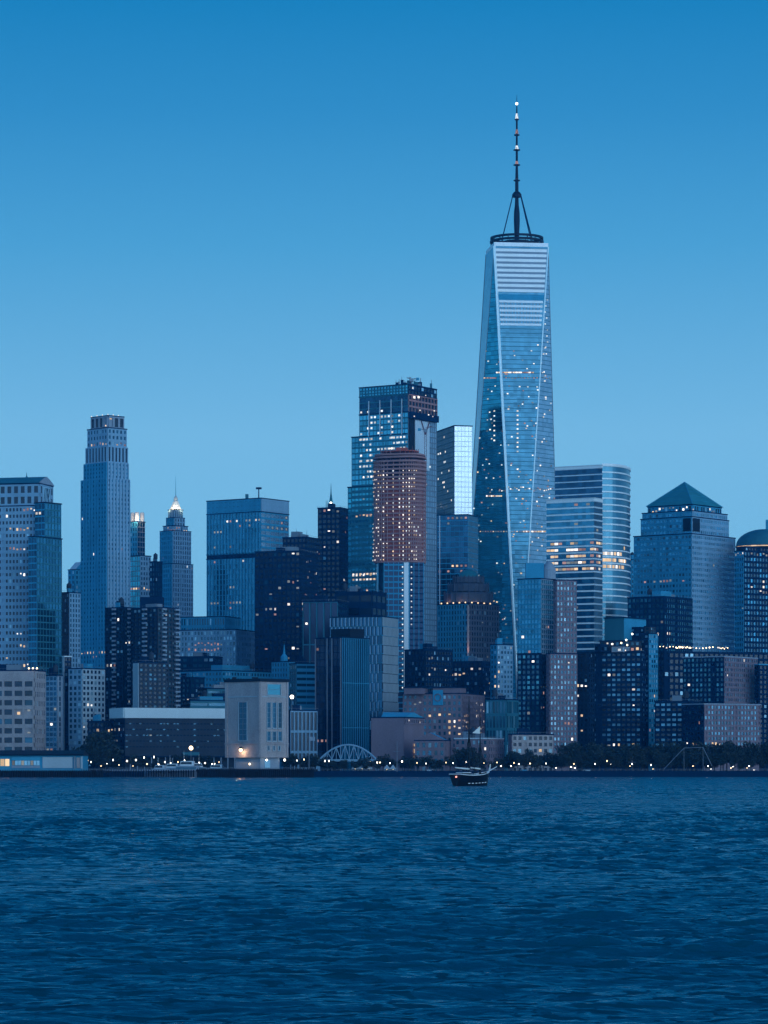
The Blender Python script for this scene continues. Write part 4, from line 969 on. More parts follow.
for x0, x1, r in ((404, 424, 688), (433, 462, 688)):
    TT = tier(B, x0, x1 - 2, x1 + 4, r, 694, 18, S('pink_brick', 4, 4, .9, .9), off=1, plain=True)
b = MB(); c = T['L'].lerp(T['P'], .6); fr = (Vector((c[0], c[1], Z(705, 1975))), T['UL'], ZV, T['NL']); b.fbox(fr, -3.3, 3.3, 0, 9.6, .5, 1.2, 'slate_stone'); B.part('emblem_panel', b)
b = MB()
for k in range(20):
    a0, a1 = 2 * math.pi * k / 20, 2 * math.pi * (k + 1) / 20; m_ = fr[0] + ZV * 4.8 + T['NL'] * 1.5
    b.tube(m_ + fr[1] * 2.2 * math.cos(a0) + ZV * 2.2 * math.sin(a0), m_ + fr[1] * 2.2 * math.cos(a1) + ZV * 2.2 * math.sin(a1), .3, .3, 'pink_brick', 5)
B.part('emblem_ring', b)
B.finish()
B = Building('school_building', 'small gabled brick wing with an arched front on the promenade', 1880, 445)
T = tier(B, 415, 445, 450, 741, None, 10, S('pink_brick', 4, 4.5, .5, .4, pane='pane_dark'), vis=768, lit=[everywhere(.12, 'wy')], plant=False)
b = MB(); a, c = T['L'] + ZV * (T['zt'] + .7) + T['NL'] * .6, T['P'] + ZV * (T['zt'] + .7) + T['NL'] * .6; m_ = (a + c) / 2 + ZV * 4.4
d = T['UR'] * 10; b.poly([a, c, m_], 'pink_brick'); b.poly([a, m_, m_ + d, a + d], 'slate_stone'); b.poly([m_, c, c + d, m_ + d], 'slate_stone'); B.part('gable_roof', b)
B.finish()
simple('school_building', 'low brick wing with a pale metal roof behind the schooner', 1885, 455, 488, 503, 739, 22, S('pink_brick', 3.6, 4, .5, .45, pane='pane_dark', pale=.2), vis=768, roofmat='pale_metal', lit=[everywhere(.03, 'w')])
simple('low_building', 'beige low-rise with square windows right of the schooner', 1890, 509, 512, 553, 735, 72, S('pink_brick', 3, 4, .5, .45), spR=S('limestone', 3.4, 3.7, .4, .42, pane='pane_black', pale=.15), vis=768, lit=[(527, 745, 552, 760, .16, 'y'), (514, 728, 520, 738, .2, 'w')])

# ---- brick and glass apartment tower
B = Building('apartment_tower', 'teal glass apartment tower with a pink brick right wing and rounded roof house', 1990, 555, 'apartment building')
gt_ = CW('glass_teal', 2.6, 3.3, grid='slate_stone', pier=.12, span=.3, dep=.5)
tier(B, 518, 541, 557, 579, 654, 32, CW('glass_mid', 2.6, 3.3, grid='slate_stone', pier=.12, span=.3, dep=.5), CW('glass_teal', 2.6, 3.3, grid='pale_stone', pier=.1, span=.28, dep=.5), lit=[everywhere(.02, 'wpd')], off=2)
tier(B, 517.5, 540, 557, 654, None, 30, S('dark_stone', 3, 3.3, .35, .4, pane='pane_dark', alt='pane_teal', pale=.3), lit=[everywhere(.035, 'wpd')], vis=740, off=1)
br = S('pink_brick', 2.5, 3.3, .45, .42, pane='pane_dark', pale=.35)
tier(B, 554, 556.5, 576.5, 580.5, None, 70, br, lit=[everywhere(.02, 'wp')], vis=766, off=-3)
tier(B, 547, 550, 577, 654, None, 70, br, lit=[everywhere(.02, 'wp')], vis=766, off=-6)
b = MB(); z0 = Z(579, 1992); b.box(X(526, 2003), X(544, 2003), 2003, 2013, z0 + .7, Z(563, 2003), 'slate_stone'); B.part('roof_house', b)
b = MB(); b.lathe(X(549, 2006), 2006, [(4.4, z0 + .7), (4.4, z0 + 7), (3.2, z0 + 10), (1.2, z0 + 12), (0, z0 + 12.3)], 'pale_stone', 14); B.part('roof_turret', b, True)
B.finish()

# ---- dark apartment group on the right
B = Building('apartment_tower', 'dark stepped apartment tower with glinting windows and boxy roof tank', 2005, 604, 'apartment building')
ap = S('dark_stone', 3.5, 3.2, .3, .52, pane='pane_black', alt='pane_grey', pale=.36)  # pale panes: sky glints put into the pane colour
lt = [everywhere(.03, 'wpyd')]
tier(B, 576, 588, 596, 653, None, 30, S('dark_brick', 3.3, 3.2, .42, .42, pane='pane_black', pale=.03), lit=[everywhere(.06, 'wy')], vis=758, off=4)
tier(B, 592, 641, 652, 652, None, 22, ap, lit=lt, vis=758, off=0)
tier(B, 641, 648.5, 657.5, 634, None, 42, ap, S('slate_stone', 2.6, 3.2, .4, .42, pane='pane_black', alt='pane_pale', pale=.55), lit=lt, vis=758, off=8)
tier(B, 630, 640, 650, 628, 641, 42, ap, ap, lit=lt, off=18)
tier(B, 595, 600, 607, 645, 652, 42, ap, ap, lit=lt, off=4)
tier(B, 612, 622, 634, 646.5, 652, 30, S('pale_stone', 3, 2.4, .3, .4, pane='pane_pale'), off=1.2, lit=[everywhere(.2, 'wyc')])
tier(B, 645, 650, 655, 627, 634, 42, S('brown_brick', 3, 3, .4, .4), off=12)
tier(B, 600, 640, 652, 641, None, 22, S('brown_brick', 3.3, 3.4, .4, .4, pane='pane_dark', alt='pane_pale', pale=.2), lit=[everywhere(.06, 'wpy')], vis=652, off=9)
tier(B, 604.5, 624, 646, 618, None, 36, S('dark_stone', 20, 20, .1, .1, core='teal_metal', curtain=True), S('slate_stone', 20, 20, .1, .1), vis=642, off=14, plain=True)
for px_, row_ in ((626, 640), (621, 643), (627, 645), (632, 634), (612, 644)):
    b = MB(); b.ball((X(px_, 2005), 2003, Z(row_, 2003)), .55, 'lamp_warm' if px_ % 2 else 'lamp_white', 6); B.part('terrace_lamp', b)
B.finish()
simple('apartment_block', 'low dark apartment block with square glinting windows beside the shore trees', 1965, 655, 688, 698, 702, 20, ap, vis=762, lit=[everywhere(.04, 'pyw')], cat='apartment building')
simple('office_block', 'hazy blue-green block between the dark stepped apartments and pyramid tower', 2230, 628, 664, 692, 597, 34, S('teal_metal', 3.2, 4, .35, .42, core='dark_stone', grid='dark_stone', pane='pane_dark', alt='pane_teal', pale=.3), vis=715, lit=[(645, 614, 665, 622, .25, 'pd'), everywhere(.008, 'wd')])
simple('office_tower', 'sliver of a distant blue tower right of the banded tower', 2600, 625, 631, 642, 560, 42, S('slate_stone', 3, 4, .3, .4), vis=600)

# ---- tower with pyramid roof
B = Building('pyramid_tower', 'granite office tower with a green copper pyramid roof and setbacks', 2380, 691)
pl_ = S('slate_stone', 3.0, 4.1, .3, .5, pane='pane_mid', alt='pane_dark', pale=.15, dep=.35); pr_ = S('grey_stone', 3.0, 4.1, .3, .5, pane='pane_grey', alt='pane_mid', pale=.12, dep=.35)  # dusk glow on the right face is put into a lighter stone colour
lt = [(640, 578, 690, 583, .25, 'pd'), (668, 606, 690, 610, .25, 'pd'), everywhere(.004, 'd')]
tier(B, 634, 691.5, 735, 534, None, 38, pl_, pr_, vis=660, lit=lt)
tier(B, 641, 691.7, 728.5, 517, 534, 38, pl_, pr_, off=6)
T = tier(B, 642.5, 692, 727, 511, 517, 38, pl_, pr_, off=8)
T = tier(B, 648, 692, 721, 505, 511, 38, S('slate_stone', 3, 3.6, .3, .3, pane='pane_black'), off=14, lit=[(646, 504, 722, 512, .35, 'wyd')])
b = MB(); ov = 1.2; zt = T['zt'] + .76; q = [T['L'] + T['NL'] * ov - T['UL'] * ov, T['P'] + (T['NL'] + T['NR']) * ov, T['R'] + T['NR'] * ov + T['UR'] * ov, T['B'] - (T['NL'] + T['NR']) * ov]
apx = (T['L'] + T['R']) / 2; apx = Vector((apx[0], apx[1], Z(482, apx[1])))
for k in range(4): b.poly([q[k] + ZV * zt, q[(k + 1) % 4] + ZV * zt, apx], 'copper_green')
B.part('pyramid_roof', b)
b = MB(); P0, P1, P2 = apx, q[0] + ZV * zt, q[1] + ZV * zt
for f_ in (.22, .42, .62, .82):
    for (m0, m1) in ((q[0], q[1]), (q[1], q[2])):
        b.tube(apx.lerp(m0 + ZV * zt, f_) + Vector((0, -.1, .1)), apx.lerp(m1 + ZV * zt, f_) + Vector((0, -.1, .1)), .16, .16, 'slate_stone', 4)
for m0 in q[:3]: b.tube(apx, m0 + ZV * (zt + .1), .3, .3, 'slate_stone', 4)
B.part('roof_seam', b)
T = rect_faces(641, 691.7, 728.5, 2386, 38)
b = MB(); b.fbox((Vector((T[1][0], T[1][1], Z(531, 2386))), T[5], ZV, T[7]), T[3] * .84, T[3] * .985, 0, 10, .45, .7, 'black_metal'); b.fbox((Vector((T[0][0], T[0][1], Z(531, 2386))), T[6], ZV, T[8]), T[4] * .02, T[4] * .2, 0, 10, .45, .7, 'black_metal'); B.part('plant_louvre', b)
B.finish()

# ---- tower with copper dome at the right edge
B = Building('domed_tower', 'dark office tower with a copper dome and lit ring at the right edge', 2380, 762)
T = tier(B, 735, 744, 806, 551, None, 56, S('slate_stone', 3, 4.1, .34, .42, pane='pane_dark', alt='pane_teal', pale=.3), S('dark_stone', 3, 4.1, .3, .42, pane='pane_dark', alt='pane_mid', pale=.35), vis=660, lit=[(735, 552, 768, 556, .4, 'd'), (760, 575, 768, 592, .15, 'w'), everywhere(.01, 'wd')])
tier(B, 736.5, 745, 804, 547, 551, 56, S('dark_stone', 3, 4.1, .34, .42, pane='pane_black'), off=3)
cx, cy = X(764, 2412), 2412; z0 = Z(547, 2384) + .8
b = MB(); rd = 28 * 2412 / F; b.lathe(cx, cy, [(rd, z0 + .5), (rd, z0 + 1.3)], 'lit_warm', 32); B.part('lit_ring', b)
b = MB(); b.lathe(cx, cy, [(rd + .4, z0 + 1.6)] + [(rd * math.cos(R(a)), z0 + 2.0 + 13.0 * math.sin(R(a))) for a in range(0, 90, 9)] + [(0, z0 + 15)], 'teal_metal', 32); B.part('dome', b, True)
b = MB(); b.box(X(766, 2412), X(771, 2412), cy - 2, cy + 2, z0 + 13.5, Z(520, 2412), 'slate_stone'); B.part('roof_lantern', b)
B.finish()

# ---- podium and pink apartment blocks at the right
B = Building('low_building', 'dark podium with a string of terrace lights below the pyramid tower', 2150, 700)
tier(B, 655, 664, 812, 652, None, 66, S('dark_stone', 4, 4.4, .3, .4, pane='pane_black', pale=.1), vis=700, lit=[everywhere(.02, 'd')])
rr = random.Random(4)
for k in range(34):
    px_ = 660 + k * 3.3 if k < 17 else 676 + (k - 17) * 1.6 + (26 if k > 26 else 0)
    P = Vector((X(px_, 2149 + max(0, (px_ - 664)) * .3), 2149 + max(0, (px_ - 664)) * .3, Z(647 + rr.uniform(-.7, .9), 2150)))
    b = MB(); b.ball(P, rr.uniform(.28, .55), 'lamp_warm' if rr.random() < .5 else 'lit_white', 6); B.part('terrace_lamp', b)
B.finish()
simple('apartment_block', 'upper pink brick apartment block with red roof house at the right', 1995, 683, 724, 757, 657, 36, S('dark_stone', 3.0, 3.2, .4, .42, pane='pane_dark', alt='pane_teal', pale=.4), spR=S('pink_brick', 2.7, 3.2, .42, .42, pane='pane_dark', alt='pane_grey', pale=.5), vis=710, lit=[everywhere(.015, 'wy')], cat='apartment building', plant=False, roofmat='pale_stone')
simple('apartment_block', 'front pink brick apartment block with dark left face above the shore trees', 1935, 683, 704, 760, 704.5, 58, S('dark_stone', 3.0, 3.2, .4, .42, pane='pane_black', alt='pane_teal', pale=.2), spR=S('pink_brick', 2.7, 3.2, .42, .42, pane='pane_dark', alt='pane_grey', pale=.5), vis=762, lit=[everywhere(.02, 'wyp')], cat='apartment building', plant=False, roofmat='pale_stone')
simple('apartment_block', 'dark apartment block with a bright blue roof line at the right edge', 2010, 755, 759, 800, 665, 66, S('dark_stone', 3, 3.2, .4, .4, pane='pane_black'), vis=760, lit=[everywhere(.025, 'wy')], roofmat='sky_panel', plant=False, cat='apartment building')

# ------------------------------------------------------------------ ventilation tower on its pier
B = Building('ventilation_tower', 'square pale stone ventilation tower with tall slot windows on a pier', 1745, 260, 'building')
D0 = 1745; z_sh = Z(757.5, D0); z_tp = Z(681.5, D0)
P, Lc, Rc, a, b_, UL, UR, NL, NR = rect_faces(225.5, 260, 288, D0, 44)
Bk = Lc + Rc - P
def quad(e): return [(p[0], p[1]) for p in (Lc + NL * e - UL * e, P + NL * e + NR * e, Rc + NR * e + UR * e, Bk - NL * e - NR * e)]
b = MB(); b.prism(quad(0), z_sh, z_tp, 'limestone'); w = b
# pilasters and string courses standing proud of the wall
for O, U, Nn, L in ((Lc, UL, NL, a), (P, UR, NR, b_)):
    fr = (Vector((O[0], O[1], 0)), U, ZV, Nn)
    w.fbox(fr, 0, L * .06, z_sh, z_tp, 0, .4, 'limestone'); w.fbox(fr, L * .94, L, z_sh, z_tp, 0, .4, 'limestone')
    w.fbox(fr, -.3, L + .3, Z(744, D0), Z(743, D0), 0, .55, 'limestone'); w.fbox(fr, L * .07, L * .93, Z(697, D0), Z(696, D0), 0, .3, 'white_concrete')
B.part('wall', b)
b = MB(); b.prism(quad(.7), z_tp + .01, z_tp + 1.7, 'black_metal'); B.part('roof', b)
b = MB(); c = Lc.lerp(P, .12) + NL * -2; b.box(c[0], c[0] + 2.4, c[1], c[1] + 3, z_tp + 1.7, z_tp + 3.0, 'black_metal'); c = Lc.lerp(P, .62) + NL * -4; b.box(c[0], c[0] + 3.4, c[1], c[1] + 3, z_tp + 1.7, z_tp + 2.7, 'black_metal'); B.part('roof_vent', b)
frL = (Vector((Lc[0], Lc[1], 0)), UL, ZV, NL); frR = (Vector((P[0], P[1], 0)), UR, ZV, NR)
def slot(fr, L, f0, f1, r0, r1, nx, ny, mat='pane_dark'):
    a0, a1, h0, h1 = f0 * L, f1 * L, Z(r1, D0), Z(r0, D0)
    f = MB()
    for x_ in (a0 - .35, a1): f.fbox(fr, x_, x_ + .35, h0 - .3, h1 + .3, .02, .5, 'white_concrete')
    f.fbox(fr, a0 - .35, a1 + .35, h0 - .7, h0 - .3, .02, .62, 'white_concrete')
    for i in range(1, nx): f.fbox(fr, a0 + (a1 - a0) * i / nx - .12, a0 + (a1 - a0) * i / nx + .12, h0, h1, .1, .3, 'grey_metal')
    for j in range(1, ny): f.fbox(fr, a0, a1, h0 + (h1 - h0) * j / ny - .1, h0 + (h1 - h0) * j / ny + .1, .1, .26, 'grey_metal')
    c = fr[0] + fr[1] * ((a0 + a1) / 2) + ZV * ((h0 + h1) / 2) + fr[3] * .06
    o = B.pane(c, fr[1], ZV, fr[3], a1 - a0, h1 - h0, mat)
    g = f.build('window_frame', None, B.org); g.parent = o; g.matrix_parent_inverse = o.matrix_basis.inverted()
slot(frL, a, .40, .63, 702, 740, 2, 7)
slot(frR, b_, .26, .72, 684, 694.5, 1, 2, 'pane_teal')
for q in (.24, .44, .64): slot(frR, b_, q, q + .12, 702.5, 727.5, 1, 5)
for q in (.24, .44, .64): slot(frR, b_, q, q + .12, 731.5, 740.5, 1, 2)
for q in (.27, .46, .65): slot(frR, b_, q, q + .05, 746, 750, 1, 1)
b = MB(); Q = Lc.lerp(P, .22); Q2 = P.lerp(Rc, .78)
fr_ = [Q + NL * -2, P + (NL + NR) * -2, Q2 + NR * -2, Bk]
b.prism([(p[0], p[1]) for p in fr_], 4.6, z_sh, 'pale_stone'); B.part('podium', b)
for q, mt in ((.74, 'pane_pale'),):
    c = P.lerp(Rc, .34) + NR * -1.8 + ZV * 7.4; B.pane(c, UR, ZV, NR, 4.2, 4.4, 'pane_pale', name='door', th=.2)
lampL = Lc.lerp(P, .52) + NL * 2.0 + ZV * Z(750.5, D0)
b = MB(); b.tube(lampL - NL * 2.0 + ZV * 1.6, lampL + ZV * 1.6, .14, .14, 'black_metal', 5); b.box(lampL[0] - .7, lampL[0] + .7, lampL[1] - .5, lampL[1] + .5, lampL[2] + 1.1, lampL[2] + 2.2, 'black_metal'); wl = B.part('wall_lamp', b)
b = MB(); b.ball(lampL + ZV * .35, .95, 'lamp_warm', 8); B.part('bulb', b, parent=wl)
b = MB(); c = Lc.lerp(P, .72) + NL * .4 + ZV * Z(764, D0); b.ball(c, .6, 'lamp_warm', 6); B.part('podium_lamp', b)
for q, r_ in ((.22, .55), (.86, .65)):
    b = MB(); c = P.lerp(Rc, q) + NR * .4 + ZV * Z(760, D0); b.ball(c, r_, 'lamp_white', 6); B.part('podium_lamp', b)
B.finish()
VENT_LAMP = lampL + NL * .6

def pier(label, D, x0, x1, zt, depth, npile, deckh=1.0, mat='dark_wood', name='pier', skirt=0.0):
    xa, xb = X(x0, D), X(x1, D); org = ((xa + xb) / 2, D, 0)
    root = empty(name, org, label, 'pier')
    b = MB(); b.box(xa, xb, D, D + depth, zt - deckh, zt, mat); b.build('deck', root, org)
    if skirt: b = MB(); b.box(xa + .5, xb - .5, D + .6, D + .9, -.4, zt - deckh - .005, 'dark_wood'); b.build('fender', root, org)
    pm = None
    for k in range(npile):
        x = xa + .8 + (xb - xa - 1.6) * k / (npile - 1)
        if pm is None:
            b = MB(); b.tube((0, 0, -2), (0, 0, zt - .1 + (.7 if skirt else 0)), .32, .3, 'dark_wood', 7); pm = b.mesh('pile')
        o = bpy.data.objects.new('pile', pm); COL.objects.link(o); o.parent = root; o.location = (x - org[0], -.35, 0)
    b = MB()
    for k in range(int((xb - xa) / 4) + 1): b.tube((xa + k * 4, D + .4, zt), (xa + k * 4, D + .4, zt + 1.1), .07, .07, 'grey_metal', 4)
    b.tube((xa, D + .4, zt + 1.1), (xb, D + .4, zt + 1.1), .07, .07, 'grey_metal', 4); b.tube((xa, D + .4, zt + .6), (xb, D + .4, zt + .6), .05, .05, 'grey_metal', 4); b.build('railing', root, org)
    return root
pier('broad dark pier carrying the ventilation tower', 1712, 196, 315, 4.4, 70, 60, 1.2, skirt=1)
pier('low dark pier carrying the white-panelled shed', 1725, -40, 104, 3.6, 45, 62, 1.0, skirt=1)
pier('thin pale walkway on open piles between the two dark piers', 1772, 105, 195, 4.2, 10, 36, .8, 'pale_stone')

# pier shed with lit front
Dk = 1740
org = (X(20, Dk), Dk, 3.6); root = empty('pier_shed', org, 'long low pier shed with yellow, teal and white front panels', 'shed')
zt = Z(755.5, Dk)
b = MB(); b.box(X(-40, Dk), X(83, Dk), Dk + .6, Dk + 30, 3.6, zt, 'slate_stone'); b.build('wall', root, org)
b = MB(); b.hexa([(X(-40, Dk) - 1, Dk - 1.4, zt + .01), (X(84, Dk), Dk - 1.4, zt + .01), (X(84, Dk), Dk + 31, zt + .01), (X(-40, Dk) - 1, Dk + 31, zt + .01)], [(X(-40, Dk) - 1, Dk - 1, zt + .7), (X(83.5, Dk), Dk - 1, zt + .7), (X(82, Dk), Dk + 16, zt + 3.0), (X(-40, Dk) - 1, Dk + 16, zt + 3.0)], 'black_metal'); b.build('roof', root, org)
def panel(nm, x0, x1, r0, r1, mat, d=.0):
    b = MB(); b.box(X(x0, Dk), X(x1, Dk), Dk + .1 - d, Dk + .58, Z(r1, Dk), Z(r0, Dk), mat); return b.build(nm, root, org)
panel('wall_panel', 42.5, 72.5, 757, 768, 'white_concrete')
panel('wall_panel', 11.5, 40, 757, 760.3, 'sky_panel'); panel('wall_panel', 11.5, 40, 765.5, 768, 'pale_stone')
for k in range(9): panel('window', 12 + k * 3.1, 14.6 + k * 3.1, 760.6, 765.2, 'pane_pale' if k % 3 else 'lit_dim')
for k in range(5): panel('window', -14 + k * 4.8, -10 + k * 4.8, 759, 766, 'lit_warm' if k in (2, 3, 4) else 'pane_pale')
panel('wall_panel', -30, 10, 756.6, 758.7, 'slate_stone')
panel('door', 76.5, 80, 757.5, 768, 'limestone'); panel('column', 73.8, 75.5, 756.5, 768.5, 'grey_metal', .5); panel('column', 80.8, 82.6, 756.5, 768.5, 'white_concrete', .5)

# ------------------------------------------------------------------ ground, sea wall, water
def sheet(name, pts, z, mat, kind='structure'):
    b = MB(); b.poly([(x, y, z) for x, y in pts], mat); o = b.build(name); o['kind'] = kind; return o
SH = 1800
sheet('ground', [(-2500, SH + .5), (2500, SH + .5), (2500, 3250), (-2500, 3250)], 2.0, 'asphalt')
sheet('promenade', [(-900, SH + .4), (900, SH + .4), (900, SH + 14), (-900, SH + 14)], 2.02, 'pale_stone')
b = MB(); b.box(-900, 900, SH - .6, SH + .38, -2, 2.9, 'dark_stone'); b.box(-900, 900, SH - .9, SH + .45, 2.902, 3.4, 'dark_stone')
o = b.build('seawall', None, (0, SH, 0)); o.location = (0, SH, 0); tag(o, 'long dark seawall with pale coping along the far shore', 'wall'); 
org = (0, SH + 1, 3.4); root = empty('railing', org, 'thin metal railing along the top of the seawall', 'railing')
b = MB()
for k in range(-130, 131): b.tube((k * 2.5, SH + .1, 3.4), (k * 2.5, SH + .1, 4.5), .06, .06, 'grey_metal', 4)
b.build('post', root, org)['kind'] = 'stuff'
b = MB(); b.tube((-330, SH + .1, 4.5), (330, SH + .1, 4.5), .07, .07, 'grey_metal', 4); b.tube((-330, SH + .1, 3.95), (330, SH + .1, 3.95), .05, .05, 'grey_metal', 4); b.build('rail', root, org)
# low shrubs on the bank as planted ground cover
def scatter_leaves(n, fn, smin, smax, seed):
    rr = np.random.RandomState(seed); c = fn(rr, n); s = rr.uniform(smin, smax, n)
    u = rr.normal(size=(n, 3)); u /= np.linalg.norm(u, axis=1)[:, None]
    w = rr.normal(size=(n, 3)); w -= (w * u).sum(1)[:, None] * u; w /= np.linalg.norm(w, axis=1)[:, None]
    u *= s[:, None]; w *= (s * .65)[:, None]
    v = np.stack([c - u, c + w, c + u, c - w], 1).reshape(-1, 3)
    me = bpy.data.meshes.new('leaves'); me.from_pydata(v.tolist(), [], [(4 * i, 4 * i + 1, 4 * i + 2, 4 * i + 3) for i in range(n)]); me.materials.append(MATS['foliage']); me.update(); return me
me = scatter_leaves(9000, lambda r, n: np.stack([r.uniform(-30, 340, n), r.uniform(SH + 3, SH + 9, n), 2 + 1.7 * r.beta(1.2, 1.6, n)], 1), .25, .5, 3)
o = bpy.data.objects.new('shrubbery', me); COL.objects.link(o); o['kind'] = 'stuff'; o['label'] = 'low dark planting along the promenade'

def make_water():
    rs = np.random.RandomState(12)
    ys = [72.0]
    while ys[-1] < 1830: ys.append(ys[-1] + max(.17, .0021 * ys[-1]))
    ys = np.array(ys); us = np.linspace(-.17, .17, 760)
    Yg, Ug = np.meshgrid(ys, us, indexing='ij'); Xg = Ug * (Yg + 170); dx = (us[1] - us[0]) * (Yg + 170) * .8; dy = np.maximum(.17, .0021 * Yg); cell = np.maximum(dx, dy * .8)
    h = np.zeros_like(Xg); ox = np.zeros_like(Xg); oy = np.zeros_like(Xg)
    N = 130
    lam = np.exp(rs.uniform(np.log(.34), np.log(9.0), N))
    ang = rs.normal(0, .62, N) + R(-90 + 14)
    gust = .70 + .5 * np.sin(Xg * .043 + Yg * .021 + 1.3) * np.sin(Yg * .033 - Xg * .017) + .35 * np.sin(Xg * .011 - Yg * .0143 + .7)
    for l, a in zip(lam, ang):
        k = 2 * np.pi / l; ka = .031 * (l / 1.3) ** (-.22 if l > 1.3 else .1) ; amp = ka / k
        w = np.clip((l / cell - 2.2) / 2.0, 0, 1)
        ph = k * (Xg * np.cos(a) + Yg * np.sin(a)) + rs.uniform(0, 6.28) + .5 * np.sin(.13 * Xg + rs.uniform(0, 6.28)) + .5 * np.sin(.09 * Yg + rs.uniform(0, 6.28))
        g = gust
        h += w * g * amp * np.cos(ph); s = np.sin(ph) * w * g * amp * .8
        ox -= np.cos(a) * s; oy -= np.sin(a) * s
    for k_ in range(12):                                   # a few longer, rolling waves
        l = rs.uniform(3.5, 8.5); a = rs.normal(0, .35) + R(-90 + 20); k = 2 * np.pi / l; w = np.clip((l / cell - 2.2) / 2.0, 0, 1)
        ph = k * (Xg * np.cos(a) + Yg * np.sin(a)) + rs.uniform(0, 6.28) + .7 * np.sin(.07 * Xg + k_) + .7 * np.sin(.05 * Yg + 2 * k_)
        m_ = w * gust * .036 / k; h += m_ * np.cos(ph); s = np.sin(ph) * m_; ox -= np.cos(a) * s; oy -= np.sin(a) * s
    co = np.stack([Xg + ox, Yg + oy, h], -1).reshape(-1, 3).astype(np.float32)
    ny, nx = Xg.shape
    idx = np.arange(ny * nx).reshape(ny, nx)
    q = np.stack([idx[:-1, :-1], idx[:-1, 1:], idx[1:, 1:], idx[1:, :-1]], -1).reshape(-1, 4).astype(np.int32)
    me = bpy.data.meshes.new('water'); me.vertices.add(len(co)); me.vertices.foreach_set('co', co.ravel())
    me.loops.add(q.size); me.loops.foreach_set('vertex_index', q.ravel()); me.polygons.add(len(q))
    me.polygons.foreach_set('loop_start', np.arange(0, q.size, 4, dtype=np.int32)); me.polygons.foreach_set('loop_total', np.full(len(q), 4, np.int32))
    me.polygons.foreach_set('use_smooth', np.ones(len(q), bool)); me.materials.append(MATS['water']); me.update(calc_edges=True)
    o = bpy.data.objects.new('water', me); COL.objects.link(o); o['kind'] = 'structure'
make_water()
sheet('river', [(-2500, -500), (2500, -500), (2500, SH + 1), (-2500, SH + 1)], -.6, 'water')

# ------------------------------------------------------------------ arch footbridge
Db = 1860
org = (X(346, Db), Db, 2); root = empty('arch_bridge', org, 'white steel arch footbridge with diagonal bracing beside the brick hall', 'bridge')
def archz(px): 
    t = (px - 348) / 28.5; return Z(759.5, Db) + (Z(744.8, Db) - Z(759.5, Db)) * (1 - t * t)
for dy in (0, 5):
    b = MB(); pp = None
    for k in range(25):
        px = 319.8 + 56.4 * k / 24; p = (X(px, Db), Db + dy, archz(px))
        if pp: b.tube(pp, p, .55, .55, 'grey_stone', 6)
        pp = p
    b.build('arch_rib', root, org)
    b = MB()
    for k in range(12):
        x0 = 323 + k * 4.4; x1 = x0 + 4.4; s = (x0, x1) if k % 2 else (x1, x0)
        if x1 > 376: break
        b.tube((X(s[0], Db), Db + dy, archz(s[0])), (X(s[1], Db), Db + dy, Z(759.5, Db)), .25, .25, 'grey_stone', 5); b.tube((X(x0, Db), Db + dy, archz(x0)), (X(x0, Db), Db + dy, Z(759.5, Db)), .18, .18, 'grey_stone', 5)
    b.build('hanger', root, org)
b = MB(); b.box(X(317, Db), X(378, Db), Db - .8, Db + 5.8, Z(761.5, Db), Z(759.2, Db), 'grey_stone'); b.build('deck', root, org)
for px in (318, 377): b = MB(); b.box(X(px, Db) - 1.2, X(px, Db) + 1.2, Db, Db + 5, 2, Z(761.5, Db), 'grey_stone'); b.build('pier_support', root, org)

# thin lit trapezoid frame over the trees
Dt = 1808
org = (X(690, Dt), Dt, 2); root = empty('light_frame', org, 'thin pale trapezoid frame rising over the shore trees', 'frame')
pp = [(664, 769), (684, 748), (703, 747.3), (712, 766)]
for k in range(3):
    p, q = [(X(a_, Dt), Dt, Z(r_, Dt)) for a_, r_ in (pp[k], pp[k + 1])]
    b = MB(); b.tube(p, q, .19, .19, 'grey_metal', 6); b.build('pipe', root, org)
for a_, r_ in (pp[1], pp[2]): b = MB(); b.tube((X(a_, Dt), Dt, 2), (X(a_, Dt), Dt, Z(r_, Dt)), .12, .1, 'grey_metal', 5); b.build('post', root, org)

# ------------------------------------------------------------------ schooner
Ds = 1085
org = Vector((X(470, Ds), Ds, 0)); root = empty('schooner', org, 'dark two-masted schooner with white rail and lowered sails on the open water', 'boat')
hd = R(52); f_ = Vector((math.cos(hd), math.sin(hd), 0)); s_ = Vector((math.sin(hd), -math.cos(hd), 0))
LH = 19.5
def hull_pt(t, q, side):
    """t 0 stern .. 1 bow, q 0 keel .. 1 rail"""
    w = 3.1 * (1 - max(0, (t - .35) / .65) ** 2.2) ** .8 * (.80 + .2 * min(1, t / .3)); w = max(w, .06)
    sheer = 3.5 + 1.4 * (t - .45) ** 2 * 4 * .55 + (.6 * t)
    prof = (q ** .55) * (.9 + .1 * q)
    x = (t - .45) * LH + (1.3 * (q - .5) * t)
    return org + f_ * x + s_ * (side * w * prof) + ZV * (-.7 + (sheer + .7) * q)
b = MB(); NT, NQ = 18, 7
for side in (1, -1):
    for i in range(NT):
        for j in range(NQ):
            p = [hull_pt(i / NT, j / NQ, side), hull_pt((i + 1) / NT, j / NQ, side), hull_pt((i + 1) / NT, (j + 1) / NQ, side), hull_pt(i / NT, (j + 1) / NQ, side)]
            b.poly(p if side == 1 else p[::-1], 'hull_paint')
for j in range(NQ): b.poly([hull_pt(0, j / NQ, -1), hull_pt(0, j / NQ, 1), hull_pt(0, (j + 1) / NQ, 1), hull_pt(0, (j + 1) / NQ, -1)], 'hull_paint')
for i in range(NT): b.poly([hull_pt(i / NT, .9, 1), hull_pt((i + 1) / NT, .9, 1), hull_pt((i + 1) / NT, .9, -1), hull_pt(i / NT, .9, -1)], 'dark_wood')
b.build('hull', root, org)
b = MB()
